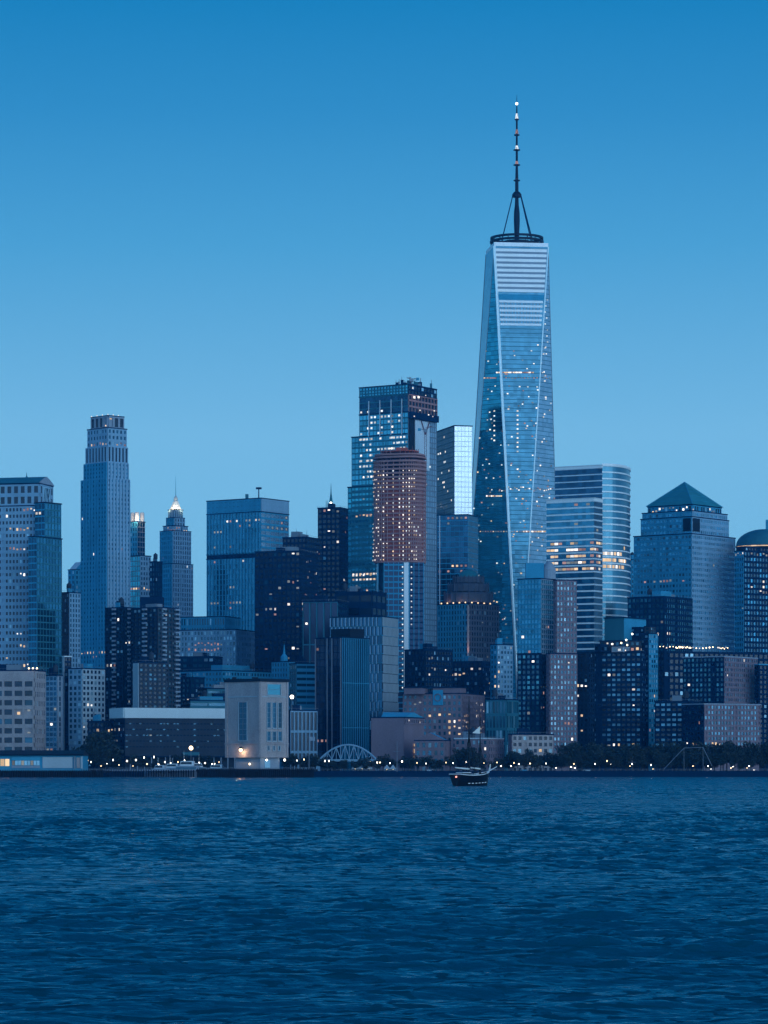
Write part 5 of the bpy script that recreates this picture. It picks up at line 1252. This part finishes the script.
for side in (1, -1):
    for i in range(NT):
        p, q = hull_pt(i / NT, 1, side), hull_pt((i + 1) / NT, 1, side); b.tube(p, q, .17, .17, 'white_metal', 5)
b.tube(hull_pt(0, 1, 1), hull_pt(0, 1, -1), .17, .17, 'white_metal', 5); b.build('rail', root, org)
for i in range(5, 17, 2):
    p, q = hull_pt((i + .1) / NT, .36, 1), hull_pt((i + 1.0) / NT, .36, 1)
    b = MB(); b.tube(p + s_ * .05, q + s_ * .05, .2, .2, 'white_metal', 5); b.build('hull_mark', root, org)
def bx(mb, x0, x1, w, z0, z1, mat):
    c = [org + f_ * x0 - s_ * w, org + f_ * x0 + s_ * w, org + f_ * x1 + s_ * w, org + f_ * x1 - s_ * w]; mb.prism([(p[0], p[1]) for p in c], z0, z1, mat)
b = MB(); bx(b, -6, -1.5, 1.5, 2.8, 4.5, 'dark_wood'); bx(b, -6.1, -1.4, 1.6, 4.5, 4.75, 'white_metal'); b.build('deckhouse', root, org)
b = MB(); bx(b, .8, 3.2, 1.2, 2.8, 4.0, 'dark_wood'); bx(b, .7, 3.3, 1.3, 4.0, 4.2, 'white_metal'); b.build('deckhouse', root, org)
mx = [org + f_ * (-.6), org + f_ * 6.0]
px_ = [proj(m)[0] for m in mx]
mz = [Z(696, Ds), Z(713, Ds)]
for k in range(2):
    b = MB(); b.tube(mx[k] + ZV * 2.2, mx[k] + ZV * mz[k] * .62, .36, .26, 'hull_paint', 8); b.tube(mx[k] + ZV * mz[k] * .6, mx[k] + ZV * mz[k], .22, .12, 'hull_paint', 6); b.tube(mx[k] + ZV * mz[k] * .58 - s_ * 1.1, mx[k] + ZV * mz[k] * .58 + s_ * 1.1, .09, .09, 'dark_wood', 5); b.build('mast', root, org)
    b = MB(); b.tube(mx[k] + ZV * 5.5, mx[k] + ZV * 6.0 - f_ * (8.5 if k == 0 else 6), .16, .12, 'dark_wood', 6)
    b.build('boom', root, org)
    b = MB(); b.tube(mx[k] + ZV * 5.9, mx[k] + ZV * 6.35 - f_ * (8 if k == 0 else 5.6), .34, .24, 'sail_cloth', 7); b.build('furled_sail', root, org)
    b = MB(); b.tube(mx[k] + ZV * 3.5, mx[k] + ZV * (mz[k] * .55), .3, .1, 'dark_wood', 6)
    for sd in (-1, 1):
        for dx in (-.8, 0, .8): b.tube(mx[k] + f_ * dx + s_ * (sd * 2.7) + ZV * 2.4, mx[k] + ZV * mz[k] * .58, .075, .075, 'hull_paint', 4)
        b.tube(mx[k] + s_ * (sd * 2.6) + ZV * 2.4, mx[k] + ZV * mz[k] * .97, .04, .04, 'black_metal', 4)
    b.build('rigging', root, org)
b = MB(); bowt = hull_pt(1, 1, 1); spr = bowt + f_ * 4.6 + ZV * 1.7; b.tube(bowt - f_ * 1.5 - ZV * .3, spr, .2, .12, 'white_metal', 6); b.build('bowsprit', root, org)
b = MB()
for tz, e in ((.95, 0), (.58, 1), (.58, 2)): b.tube(mx[1] + ZV * mz[1] * tz, spr - f_ * (e * 1.6) - ZV * (e * .4), .045, .045, 'black_metal', 4)
b.tube(mx[0] + ZV * mz[0] * .95, mx[1] + ZV * mz[1] * .95, .04, .04, 'black_metal', 4); b.tube(mx[0] + ZV * mz[0] * .9, org - f_ * 9 + ZV * 2.6, .04, .04, 'black_metal', 4); b.build('stay', root, org)
b = MB(); a_, c_, d_ = mx[1] + ZV * Z(726, Ds), mx[1] + ZV * Z(733.5, Ds), mx[1] - f_ * 4.6 + ZV * Z(733, Ds)
nn = s_ * .06; b.poly([a_ + nn, c_ + nn, d_ + nn], 'sail_cloth'); b.poly([a_ - nn, d_ - nn, c_ - nn], 'sail_cloth'); b.poly([a_ + nn, d_ + nn, d_ - nn, a_ - nn], 'sail_cloth'); b.poly([c_ + nn, c_ - nn, d_ - nn, d_ + nn], 'sail_cloth'); b.build('topsail', root, org)
b = MB(); b.ball(org - f_ * 9.7 + s_ * 1.2 + ZV * 3.2, .34, 'beacon_red', 6); b.build('stern_lamp', root, org)
b = MB(); sf = hull_pt(1, 1, 1) + ZV * .3; b.tube(sf, sf + ZV * 2.2 + f_ * .7, .3, .18, 'sail_cloth', 6); b.build('stowed_jib', root, org)

# ------------------------------------------------------------------ moored motor boats
def motor_boat(label, px, D, L, H, ang, group='boats moored along the far shore'):
    org = Vector((X(px, D), D, 0)); root = empty('motor_boat', org, label, 'boat', group)
    f = Vector((math.cos(R(ang)), math.sin(R(ang)), 0)); s = Vector((math.sin(R(ang)), -math.cos(R(ang)), 0))
    b = MB(); w = L * .15; hh = L * .13
    st = [(-.5, .85, 0), (-.2, 1, 0), (.2, .95, .1), (.4, .55, .25), (.5, .04, .45)]
    for (t0, w0, e0), (t1, w1, e1) in zip(st, st[1:]):
        for sd in (1, -1):
            A = lambda t, ww, z: org + f * (t * L) + s * (sd * ww * w) + ZV * z
            b.poly([A(t0, w0 * .7, -.4), A(t1, w1 * .7, -.4), A(t1, w1, hh * (1 + e1)), A(t0, w0, hh * (1 + e0))][::sd], 'pale_stone')
        b.poly([org + f * (t0 * L) + s * (w0 * w) + ZV * hh * (1 + e0) * .97, org + f * (t1 * L) + s * (w1 * w) + ZV * hh * (1 + e1) * .97, org + f * (t1 * L) - s * (w1 * w) + ZV * hh * (1 + e1) * .97, org + f * (t0 * L) - s * (w0 * w) + ZV * hh * (1 + e0) * .97], 'pale_stone')
    b.poly([org - f * (.5 * L) + s * (w * .85) + ZV * hh, org - f * (.5 * L) - s * (w * .85) + ZV * hh, org - f * (.5 * L) - s * (w * .6) - ZV * .4, org - f * (.5 * L) + s * (w * .6) - ZV * .4], 'pale_stone')
    b.build('hull', root, org)
    def deck(nm, x0, x1, ww, z0, z1, mat):
        b = MB(); lo = [org + f * (x0 * L) - s * ww, org + f * (x0 * L) + s * ww, org + f * (x1 * L) + s * ww, org + f * (x1 * L) - s * ww]
        hi = [p + f * d for p, d in zip(lo, (0, 0, -.04 * L, -.04 * L))]
        b.hexa([(p[0], p[1], z0) for p in lo], [(p[0], p[1], z1) for p in hi], mat); b.build(nm, root, org)
    deck('cabin', -.38, .22, w * .75, hh, hh + H * .28, 'pale_stone'); deck('window_band', -.3, .20, w * .77, hh + H * .10, hh + H * .22, 'pane_dark')
    deck('upper_cabin', -.25, .1, w * .6, hh + H * .28, hh + H * .5, 'pale_metal'); deck('upper_window_band', -.2, .085, w * .615, hh + H * .34, hh + H * .46, 'pane_black')
    b = MB(); p = org + ZV * (hh + H * .5); b.tube(p, p + ZV * H * .5, .12, .06, 'white_metal', 5); b.tube(p + ZV * H * .3 - s, p + ZV * H * .3 + s, .08, .08, 'white_metal', 4); b.build('mast', root, org)
    b = MB(); b.ball(p + ZV * .4 + s * (w * .5), .33, 'lamp_white', 6); b.build('cabin_lamp', root, org)
boats = [(158, 1783, 17, 9, 160, 'small pale motor boat moored at the left end of the marina'), (170, 1785, 20, 10, 170, 'pale motor boat second from the left in the marina'),
 (184, 1782, 24, 12, 175, 'large pale motor yacht under the tall warm floodlight'), (199, 1784, 22, 10, 8, 'pale motor boat right of the tall warm floodlight'), (214, 1783, 20, 9, 172, 'pale motor boat against the ventilation tower')]
def tent(label, px, D, w, h, n):
    org = (X(px, D), D, 2.02); root = empty('event_tent', org, label, 'tent', 'white tents on the promenade')
    x0 = X(px, D) - w / 2; bw = w / n; dp = 7
    for k in range(n):
        a, c = x0 + k * bw, x0 + (k + 1) * bw; m = ((a + c) / 2, D + dp / 2, 2 + h * 1.0); e = 2 + h * .58
        b = MB(); q = [(a, D, e), (c, D, e), (c, D + dp, e), (a, D + dp, e)]
        for i in range(4): b.poly([q[i], q[(i + 1) % 4], m], 'white_concrete')
        for i in range(4): b.poly([(q[i][0], q[i][1], e - .5), (q[(i + 1) % 4][0], q[(i + 1) % 4][1], e - .5), q[(i + 1) % 4], q[i]], 'white_concrete')
        b.build('canopy', root, org)
    for k in range(n + 1):
        for dy in (0, dp): b = MB(); b.tube((x0 + k * bw, D + dy, 2.02), (x0 + k * bw, D + dy, 2 + h * .58), .09, .09, 'grey_metal', 5); b.build('post', root, org)
    b = MB(); b.box(x0 + .2, x0 + w - .2, D + dp - .2, D + dp - .1, 2.02, 2 + h * .57, 'pale_stone'); b.build('back_wall', root, org)
    for k in range(n): b = MB(); b.ball((x0 + (k + .5) * bw, D + 1.5, 2 + h * .5), .26, 'lamp_warm', 6); b.build('hanging_lamp', root, org)
tent('long white tent with three peaks below the arch bridge', 362, 1806, 12, 5.4, 3)
tent('small white tent below the plain brick hall by the bare mast', 390, 1805, 7, 5.0, 2)
for px, D, L, H, a, lab in boats: motor_boat(lab, px, D, L, H, a)

# ------------------------------------------------------------------ poles, lamps
def pole(name, label, px, D, row, cat, zb=2.0, r=.22, extra=None):
    org = (X(px, D), D, zb); root = empty(name, org, label, cat); zt = Z(row, D)
    b = MB(); b.tube(org, (org[0], D, zt), r, r * .5, 'grey_metal', 7); b.build('pole', root, org)
    if extra == 'flag':
        b = MB()
        for k in range(4): b.hexa([(org[0] + .2 + k * .8, D + .2 * math.sin(k), zt - 2.6), (org[0] + 1.0 + k * .8, D + .2 * math.sin(k + 1), zt - 2.7), (org[0] + 1.0 + k * .8, D + .05 + .2 * math.sin(k + 1), zt - 2.7), (org[0] + .2 + k * .8, D + .05 + .2 * math.sin(k), zt - 2.6)],
               [(org[0] + .2 + k * .8, D + .2 * math.sin(k), zt - .4), (org[0] + 1.0 + k * .8, D + .2 * math.sin(k + 1), zt - .5), (org[0] + 1.0 + k * .8, D + .05 + .2 * math.sin(k + 1), zt - .5), (org[0] + .2 + k * .8, D + .05 + .2 * math.sin(k), zt - .4)], 'pale_stone')
        b.build('flag', root, org)
    if extra == 'lamp':
        b = MB(); b.ball((org[0], D - .3, zt), 1.25, 'lamp_warm', 8); b.build('lamp_head', root, org)
    if extra == 'yard':
        b = MB(); b.tube((org[0] - 2.4, D, zt - 6), (org[0] + 2.4, D, zt - 6), .12, .12, 'grey_metal', 5); b.build('yard', root, org)
pole('flagpole', 'flagpole with pale flag at the right end of the ventilation pier', 309, 1730, 736, 'flagpole', 4.4, extra='flag')
pole('floodlight', 'tall pole with one large warm floodlight above the marina', 191, 1812, 748, 'floodlight', extra='lamp')
pole('ship_mast', 'tall bare mast standing on the shore by the white boats', 397, 1795, 741, 'mast', 2.9, extra='yard')
pole('flagpole', 'thin bare flagpole among the shore trees under the dark stepped apartments', 632, 1812, 752, 'flagpole', extra='yard')

def lamp_proto(gm, r):
    lp = empty('street_lamp', (0, 0, 0), 'x', 'street lamp', 'street lamps along the far shore')
    b = MB(); b.lathe(0, 0, [(.16, 0), (.12, .4), (.08, 4.0)], 'black_metal', 6); b.build('pole', lp)
    b = MB(); b.ball((0, 0, 4.4), r, gm, 6); b.build('globe', lp); return lp
lps = [lamp_proto('lamp_white', .34), lamp_proto('lamp_warm', .32)]; lused = [False, False]
lamps = [(84, 763), (88, 760.5), (91, 762), (101, 766), (107, 764), (113, 760), (119, 765), (127, 761), (133, 766), (136, 760), (144, 757.5), (147, 764), (154, 757), (158, 764), (165, 762), (172, 766), (178, 762), (186, 764), (193, 766), (205, 763), (212, 764), (219, 762),
 (297, 760.5), (304, 759.5), (325, 761), (329, 761), (370, 762), (377, 762.5), (380, 762.5), (390, 763), (402, 761.5), (417, 763), (426, 763.5), (446, 762.5), (453, 763), (466, 762), (484, 763), (490, 765), (497, 762.5), (501, 766), (511, 766), (514, 763), (519, 764), (530, 763.5), (546, 763.5), (556, 768), (568, 764), (571, 767), (574, 764), (575, 768),
 (595, 764), (607, 761), (611, 764), (630, 766), (632, 764), (651, 765), (653, 769), (661, 765), (693, 766), (708, 766), (711, 769), (731, 768), (733, 766.5), (747, 768), (749, 766), (754, 770)]
LM = [(0, 113, 'the dark trees left of the white-banded building'), (113, 150, 'the left half of the white-banded building'), (150, 224, 'the marina boats'), (224, 320, 'the low finned block right of the ventilation tower'), (320, 372, 'the arch bridge'),
 (372, 415, 'the plain brick hall'), (415, 452, 'the gabled brick wing'), (452, 508, 'the schooner and the brick wing behind it'), (508, 545, 'the beige low-rise'), (545, 590, 'the pink brick apartment wing'), (590, 660, 'the dark stepped apartments'), (660, 720, 'the thin trapezoid frame'), (720, 800, 'the front pink apartment block')]
ORD = ['leftmost', 'second', 'third', 'fourth', 'fifth', 'sixth', 'seventh', 'eighth', 'ninth', 'tenth', 'eleventh', 'twelfth', 'thirteenth', 'fourteenth']
def lab_near(px, counter, what):
    for a, b_, n in LM:
        if a <= px < b_:
            k = counter.get(n, 0); counter[n] = k + 1
            return f'{ORD[k]} {what} {n}' if k == 0 else f'{ORD[k]} from left, {what} {n}'
cnt = {}; rr = random.Random(2)
# some low lamps of the same kind stand nearer the wall, others on the road behind: depth follows the terrace they stand on
for i, (px, row) in enumerate(sorted(lamps)):
    D = 1803 + (i * 37 % 11)
    if px < 224: D = 1806 + (i * 37 % 9)
    h = Z(row, D) - 2; sc = h / 4.4
    lab = lab_near(px, cnt, 'small white lamp before' if i % 3 else 'small lamp before')
    lab = lab.replace('small lamp', 'small white lamp')
    k_ = 1 if i % 5 in (1, 3) else 0; o = dup(lps[k_], (0, 0, 0)) if lused[k_] else lps[k_]; lused[k_] = True
    lab = lab.replace('small white lamp', 'small warm lamp' if k_ else 'small white lamp')
    o['label'] = lab; o.location = (X(px, D), D, 2.0); s = rr.choice((.5, .6, .75, .9, 1.2)); o.scale = (s, s, sc)


# ------------------------------------------------------------------ parked vans
def van(label, px, D, mat, flip):
    org = (X(px, D), D, 2.02); root = empty('parked_van', org, label, 'van', 'vans parked along the shore road'); f = -1 if flip else 1
    P = lambda x, y, z: (org[0] + f * x, D + y, 2.02 + z)
    prof = [(-2.6, .35), (2.5, .35), (2.6, 1.05), (2.0, 1.2), (1.35, 2.05), (-2.5, 2.1), (-2.6, 1.9)]
    b = MB(); a_ = [P(x, 0, z) for x, z in prof]; c_ = [P(x, 1.9, z) for x, z in prof]
    b.poly(a_, mat); b.poly(c_[::-1], mat)
    for k in range(len(prof)): b.poly([a_[k], a_[(k + 1) % 7], c_[(k + 1) % 7], c_[k]], mat)
    b.build('body', root, org)
    b = MB(); b.hexa([P(.3, -.04, 1.25), P(1.75, -.04, 1.25), P(1.75, 0, 1.25), P(.3, 0, 1.25)], [P(.3, -.04, 1.85), P(1.3, -.04, 1.85), P(1.3, 0, 1.85), P(.3, 0, 1.85)], 'pane_black'); b.build('window', root, org)
    for x in (-1.7, 1.7):
        for y in (-.05, 1.95): b = MB(); b.tube(P(x, y - .1, .35), P(x, y + .1, .35), .35, .35, 'black_metal', 10); b.build('wheel', root, org)
    for y in (.3, 1.6): b = MB(); b.ball(P(2.6, y, .8), .13, 'lit_white', 6); b.build('headlight', root, org)
    b = MB(); b.ball(P(-2.62, .2, .9), .12, 'beacon_red', 6); b.build('tail_light', root, org)
for px, D, mt, fl, lab in ((139, 1809, 'white_concrete', 0, 'white van parked before the white-banded building'), (300, 1808, 'grey_metal', 1, 'grey van parked right of the ventilation tower'), (431, 1808, 'white_concrete', 0, 'white van parked before the gabled brick wing'),
                           (523, 1808, 'slate_stone', 1, 'blue-grey van parked before the beige low-rise'), (586, 1808, 'white_concrete', 1, 'white van parked under the trees by the pink brick tower')):
    van(lab, px, D, mt, fl)

# ------------------------------------------------------------------ trees
def tree_proto(seed, Ht):
    rs = np.random.RandomState(seed); root = empty('tree', (0, 0, 0), 'x', 'tree', 'dark trees along the far shore')
    b = MB(); b.tube((0, 0, 0), (.15, .1, Ht * .35), .30, .2, 'bark', 7); b.tube((.15, .1, Ht * .35), (0, 0, Ht * .7), .2, .1, 'bark', 6)
    cl = []
    for k in range(13):
        a = rs.uniform(0, 6.28); r = rs.uniform(.05, .36) * Ht; z = Ht * rs.uniform(.38, .88); c = np.array([r * math.cos(a) * (1.25 - z / Ht * .6), r * math.sin(a) * (1.25 - z / Ht * .6), z]); cl.append((c, rs.uniform(.12, .2) * Ht))
        b.tube((.1, .1, Ht * rs.uniform(.3, .5)), c, .1, .04, 'bark', 4)
    b.build('trunk', root)
    def fn(r, n):
        out = []
        for i in range(n):
            c, s = cl[i % len(cl)]; d = r.normal(size=3); d /= np.linalg.norm(d); out.append(c + d * s * r.uniform(.45, 1.1) * np.array([1.15, 1.15, .85]))
        return np.array(out)
    me = scatter_leaves(1500, fn, .28, .62, seed); o = bpy.data.objects.new('crown', me); COL.objects.link(o); o.parent = root
    return root
protos = [tree_proto(s, h) for s, h in ((1, 12), (2, 13), (3, 11), (4, 14))]
used = [False] * 4
trees = []
def row_of_trees(x0, x1, n, top0, top1, D0=1814, D1=1845, seed=1):
    r = random.Random(seed)
    for k in range(n):
        trees.append((x0 + (x1 - x0) * (k + .5 + r.uniform(-.35, .35)) / n, r.uniform(top0, top1), r.uniform(D0, D1)))
row_of_trees(62, 114, 9, 744, 754, seed=2); row_of_trees(90, 113, 4, 728, 740, 1840, 1860, seed=22); row_of_trees(114, 220, 8, 750, 757, seed=3)
row_of_trees(286, 324, 6, 753, 758, seed=4); row_of_trees(328, 372, 6, 757, 761, 1806, 1812, seed=5); row_of_trees(372, 512, 17, 754, 760, seed=6); row_of_trees(455, 480, 3, 745, 751, seed=61)
row_of_trees(510, 560, 8, 748, 757, seed=7); row_of_trees(560, 775, 34, 740, 754, seed=8); row_of_trees(565, 775, 22, 751, 760, 1810, 1818, seed=9)
cnt = {}
KIND = ['broad dark tree before', 'tall dark tree before', 'low rounded dark tree before', 'loose dark tree before']
for i, (px, row, D) in enumerate(sorted(trees)):
    h = Z(row, D) - 2; v = i % 4
    lab = None
    for a, b_, n in LM:
        if a <= px < b_:
            key = n; k = cnt.get(key, 0); cnt[key] = k + 1
            o1 = 'leftmost' if k == 0 else (ORD[k] if k < len(ORD) else f'{k + 1}th') + ' from left,'
            lab = f'{o1} dark shore tree before {n}'
    o = protos[v] if not used[v] else dup(protos[v], (0, 0, 0)); used[v] = True
    s = h / (12, 13, 11, 14)[v]; o.location = (X(px, D), D, 2.0); o.rotation_euler = (0, 0, i * 2.4); w = max(s, .62) * (1.0 + .15 * math.sin(i)); o.scale = (w, w, s); o['label'] = lab or 'dark shore tree'

# ------------------------------------------------------------------ sky, sun, floodlights, camera
world = bpy.data.worlds.new('World'); scn.world = world; world.use_nodes = True
nt = world.node_tree; nt.nodes.clear(); N, L = nt.nodes, nt.links
out = N.new('ShaderNodeOutputWorld'); bg = N.new('ShaderNodeBackground'); L.new(bg.outputs[0], out.inputs[0]); bg.inputs[1].default_value = .1
AZ = R(140); GZ = R(165)                                  # the afterglow: behind and to the right (clockwise from +Y)
sky = N.new('ShaderNodeTexSky'); sky.sky_type = 'NISHITA'; sky.sun_disc = False; sky.sun_elevation = R(1.5); sky.sun_rotation = AZ; sky.ozone_density = 6; sky.air_density = 1.5
tc = N.new('ShaderNodeTexCoord'); nm = N.new('ShaderNodeVectorMath'); nm.operation = 'NORMALIZE'; L.new(tc.outputs['Generated'], nm.inputs[0])
sx = N.new('ShaderNodeSeparateXYZ'); L.new(nm.outputs[0], sx.inputs[0])
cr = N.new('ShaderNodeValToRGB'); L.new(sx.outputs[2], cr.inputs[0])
stops = [(0.0, (0.196, 0.5355, 0.82)), (0.05, (0.2, 0.5408, 0.825)), (0.105, (0.195, 0.5302, 0.82)), (0.165, (0.08, 0.3885, 0.7)), (0.205, (0.035, 0.2888, 0.6)), (0.25, (0.004, 0.2152, 0.505)), (0.31, (0.003, 0.275, 0.65)), (0.43, (0.003, 0.19, 0.5)), (0.7, (0.002, 0.1, 0.31)), (1.0, (0.002, 0.08, 0.26))]  # brighter band just above the frame is added to lift the water's reflections
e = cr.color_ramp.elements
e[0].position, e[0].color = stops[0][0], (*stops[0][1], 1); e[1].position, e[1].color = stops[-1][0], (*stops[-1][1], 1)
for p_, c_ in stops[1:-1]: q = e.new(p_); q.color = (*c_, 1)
# afterglow, strongest low in the west, none towards the skyline
dt = N.new('ShaderNodeVectorMath'); dt.operation = 'DOT_PRODUCT'; dt.inputs[1].default_value = (math.sin(GZ), math.cos(GZ), 0); L.new(nm.outputs[0], dt.inputs[0])
m1 = N.new('ShaderNodeMapRange'); m1.inputs[1].default_value = -.25; m1.inputs[2].default_value = 1.0; m1.interpolation_type = 'SMOOTHSTEP'; L.new(dt.outputs['Value'], m1.inputs[0])
m2 = N.new('ShaderNodeMapRange'); m2.inputs[1].default_value = .55; m2.inputs[2].default_value = 0.0; m2.interpolation_type = 'SMOOTHSTEP'; L.new(sx.outputs[2], m2.inputs[0])
mm = N.new('ShaderNodeMath'); mm.operation = 'MULTIPLY'; L.new(m1.outputs[0], mm.inputs[0]); L.new(m2.outputs[0], mm.inputs[1])
gs = N.new('ShaderNodeVectorMath'); gs.operation = 'SCALE'; gs.inputs[0].default_value = (.50, .93, 1.30); L.new(mm.outputs[0], gs.inputs['Scale'])
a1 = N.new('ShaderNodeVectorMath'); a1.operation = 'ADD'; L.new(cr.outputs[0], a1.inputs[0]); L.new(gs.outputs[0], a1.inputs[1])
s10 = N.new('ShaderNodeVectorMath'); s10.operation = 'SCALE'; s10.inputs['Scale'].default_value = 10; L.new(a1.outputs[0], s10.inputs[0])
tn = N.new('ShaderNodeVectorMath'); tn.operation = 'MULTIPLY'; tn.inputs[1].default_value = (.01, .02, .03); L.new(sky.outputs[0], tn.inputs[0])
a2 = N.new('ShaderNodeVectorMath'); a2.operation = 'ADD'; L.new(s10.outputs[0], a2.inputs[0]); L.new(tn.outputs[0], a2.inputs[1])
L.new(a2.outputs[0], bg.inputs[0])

sd = bpy.data.lights.new('sun', 'SUN'); sd.energy = 1.4; sd.angle = R(70); sd.color = (.66, .88, 1)
so = bpy.data.objects.new('sun', sd); COL.objects.link(so)
el = R(9); dv = Vector((-math.sin(AZ) * math.cos(el), -math.cos(AZ) * math.cos(el), -math.sin(el)))
so.rotation_euler = dv.to_track_quat('-Z', 'Y').to_euler(); so.location = (400, -400, 300)

def lamp(name, loc, power, col, r=.5, spot=None, target=None):
    ld = bpy.data.lights.new(name, 'SPOT' if spot else 'POINT'); ld.energy = power; ld.color = col; ld.shadow_soft_size = r
    o = bpy.data.objects.new(name, ld); COL.objects.link(o); o.location = loc
    if spot: ld.spot_size = R(spot); ld.spot_blend = .8; o.rotation_euler = (Vector(target) - Vector(loc)).to_track_quat('-Z', 'Y').to_euler()
lamp('wall_light', VENT_LAMP - ZV * .6, 1700, (1, .62, .32), .4)
gx, gy, gz = GOTHIC
for k in range(3): lamp('crown_light', (gx - 6 + 6 * k, gy - 8, gz + 1), 2600, (1, .74, .42), .5)
for px_ in (132.6, 137.4, 142.2): lamp('drum_light', (X(px_, 2520), 2518, Z(521, 2520) + 1), 2600, (1, .66, .40), .5)
for p_ in DECO2: lamp('setback_light', (p_[0], p_[1] + 3, DECOZ), 420, (1, .5, .3), .4)
lamp('corner_light', DECO, 9000, (1, .46, .28), .4, 40, (DECO[0], DECO[1] + 3.0, DECO[2] + 26))

hm = bpy.data.materials.new('haze'); hm.use_nodes = True; hm.node_tree.nodes.clear()
ho = hm.node_tree.nodes.new('ShaderNodeOutputMaterial'); hv = hm.node_tree.nodes.new('ShaderNodeVolumePrincipled'); hm.node_tree.links.new(hv.outputs[0], ho.inputs[1])
hv.inputs['Color'].default_value = (.03, .42, 1, 1); hv.inputs['Density'].default_value = HAZE; hv.inputs['Anisotropy'].default_value = .0
MATS['haze'] = hm
b = MB(); b.box(-2600, 2600, -600, 3350, -3, 640, 'haze'); o = b.build('haze'); o['kind'] = 'stuff'
cam = bpy.data.cameras.new('camera'); co = bpy.data.objects.new('camera', cam); COL.objects.link(co)
co.location = (0, 0, CAMH); co.rotation_euler = (R(90), 0, 0)
cam.sensor_fit = 'VERTICAL'; cam.sensor_height = 24; cam.lens = 24 * F / 1024; cam.shift_y = (HZ - 512) / 1024
cam.clip_start = 1; cam.clip_end = 60000
scn.camera = co
scn.view_settings.view_transform = 'Standard'; scn.view_settings.look = 'None'; scn.view_settings.exposure = 0; scn.view_settings.gamma = 1
scn.render.engine = 'CYCLES'
scn.cycles.use_denoising = True; scn.cycles.max_bounces = 5; scn.cycles.glossy_bounces = 3; scn.cycles.diffuse_bounces = 2; scn.cycles.sample_clamp_indirect = 3
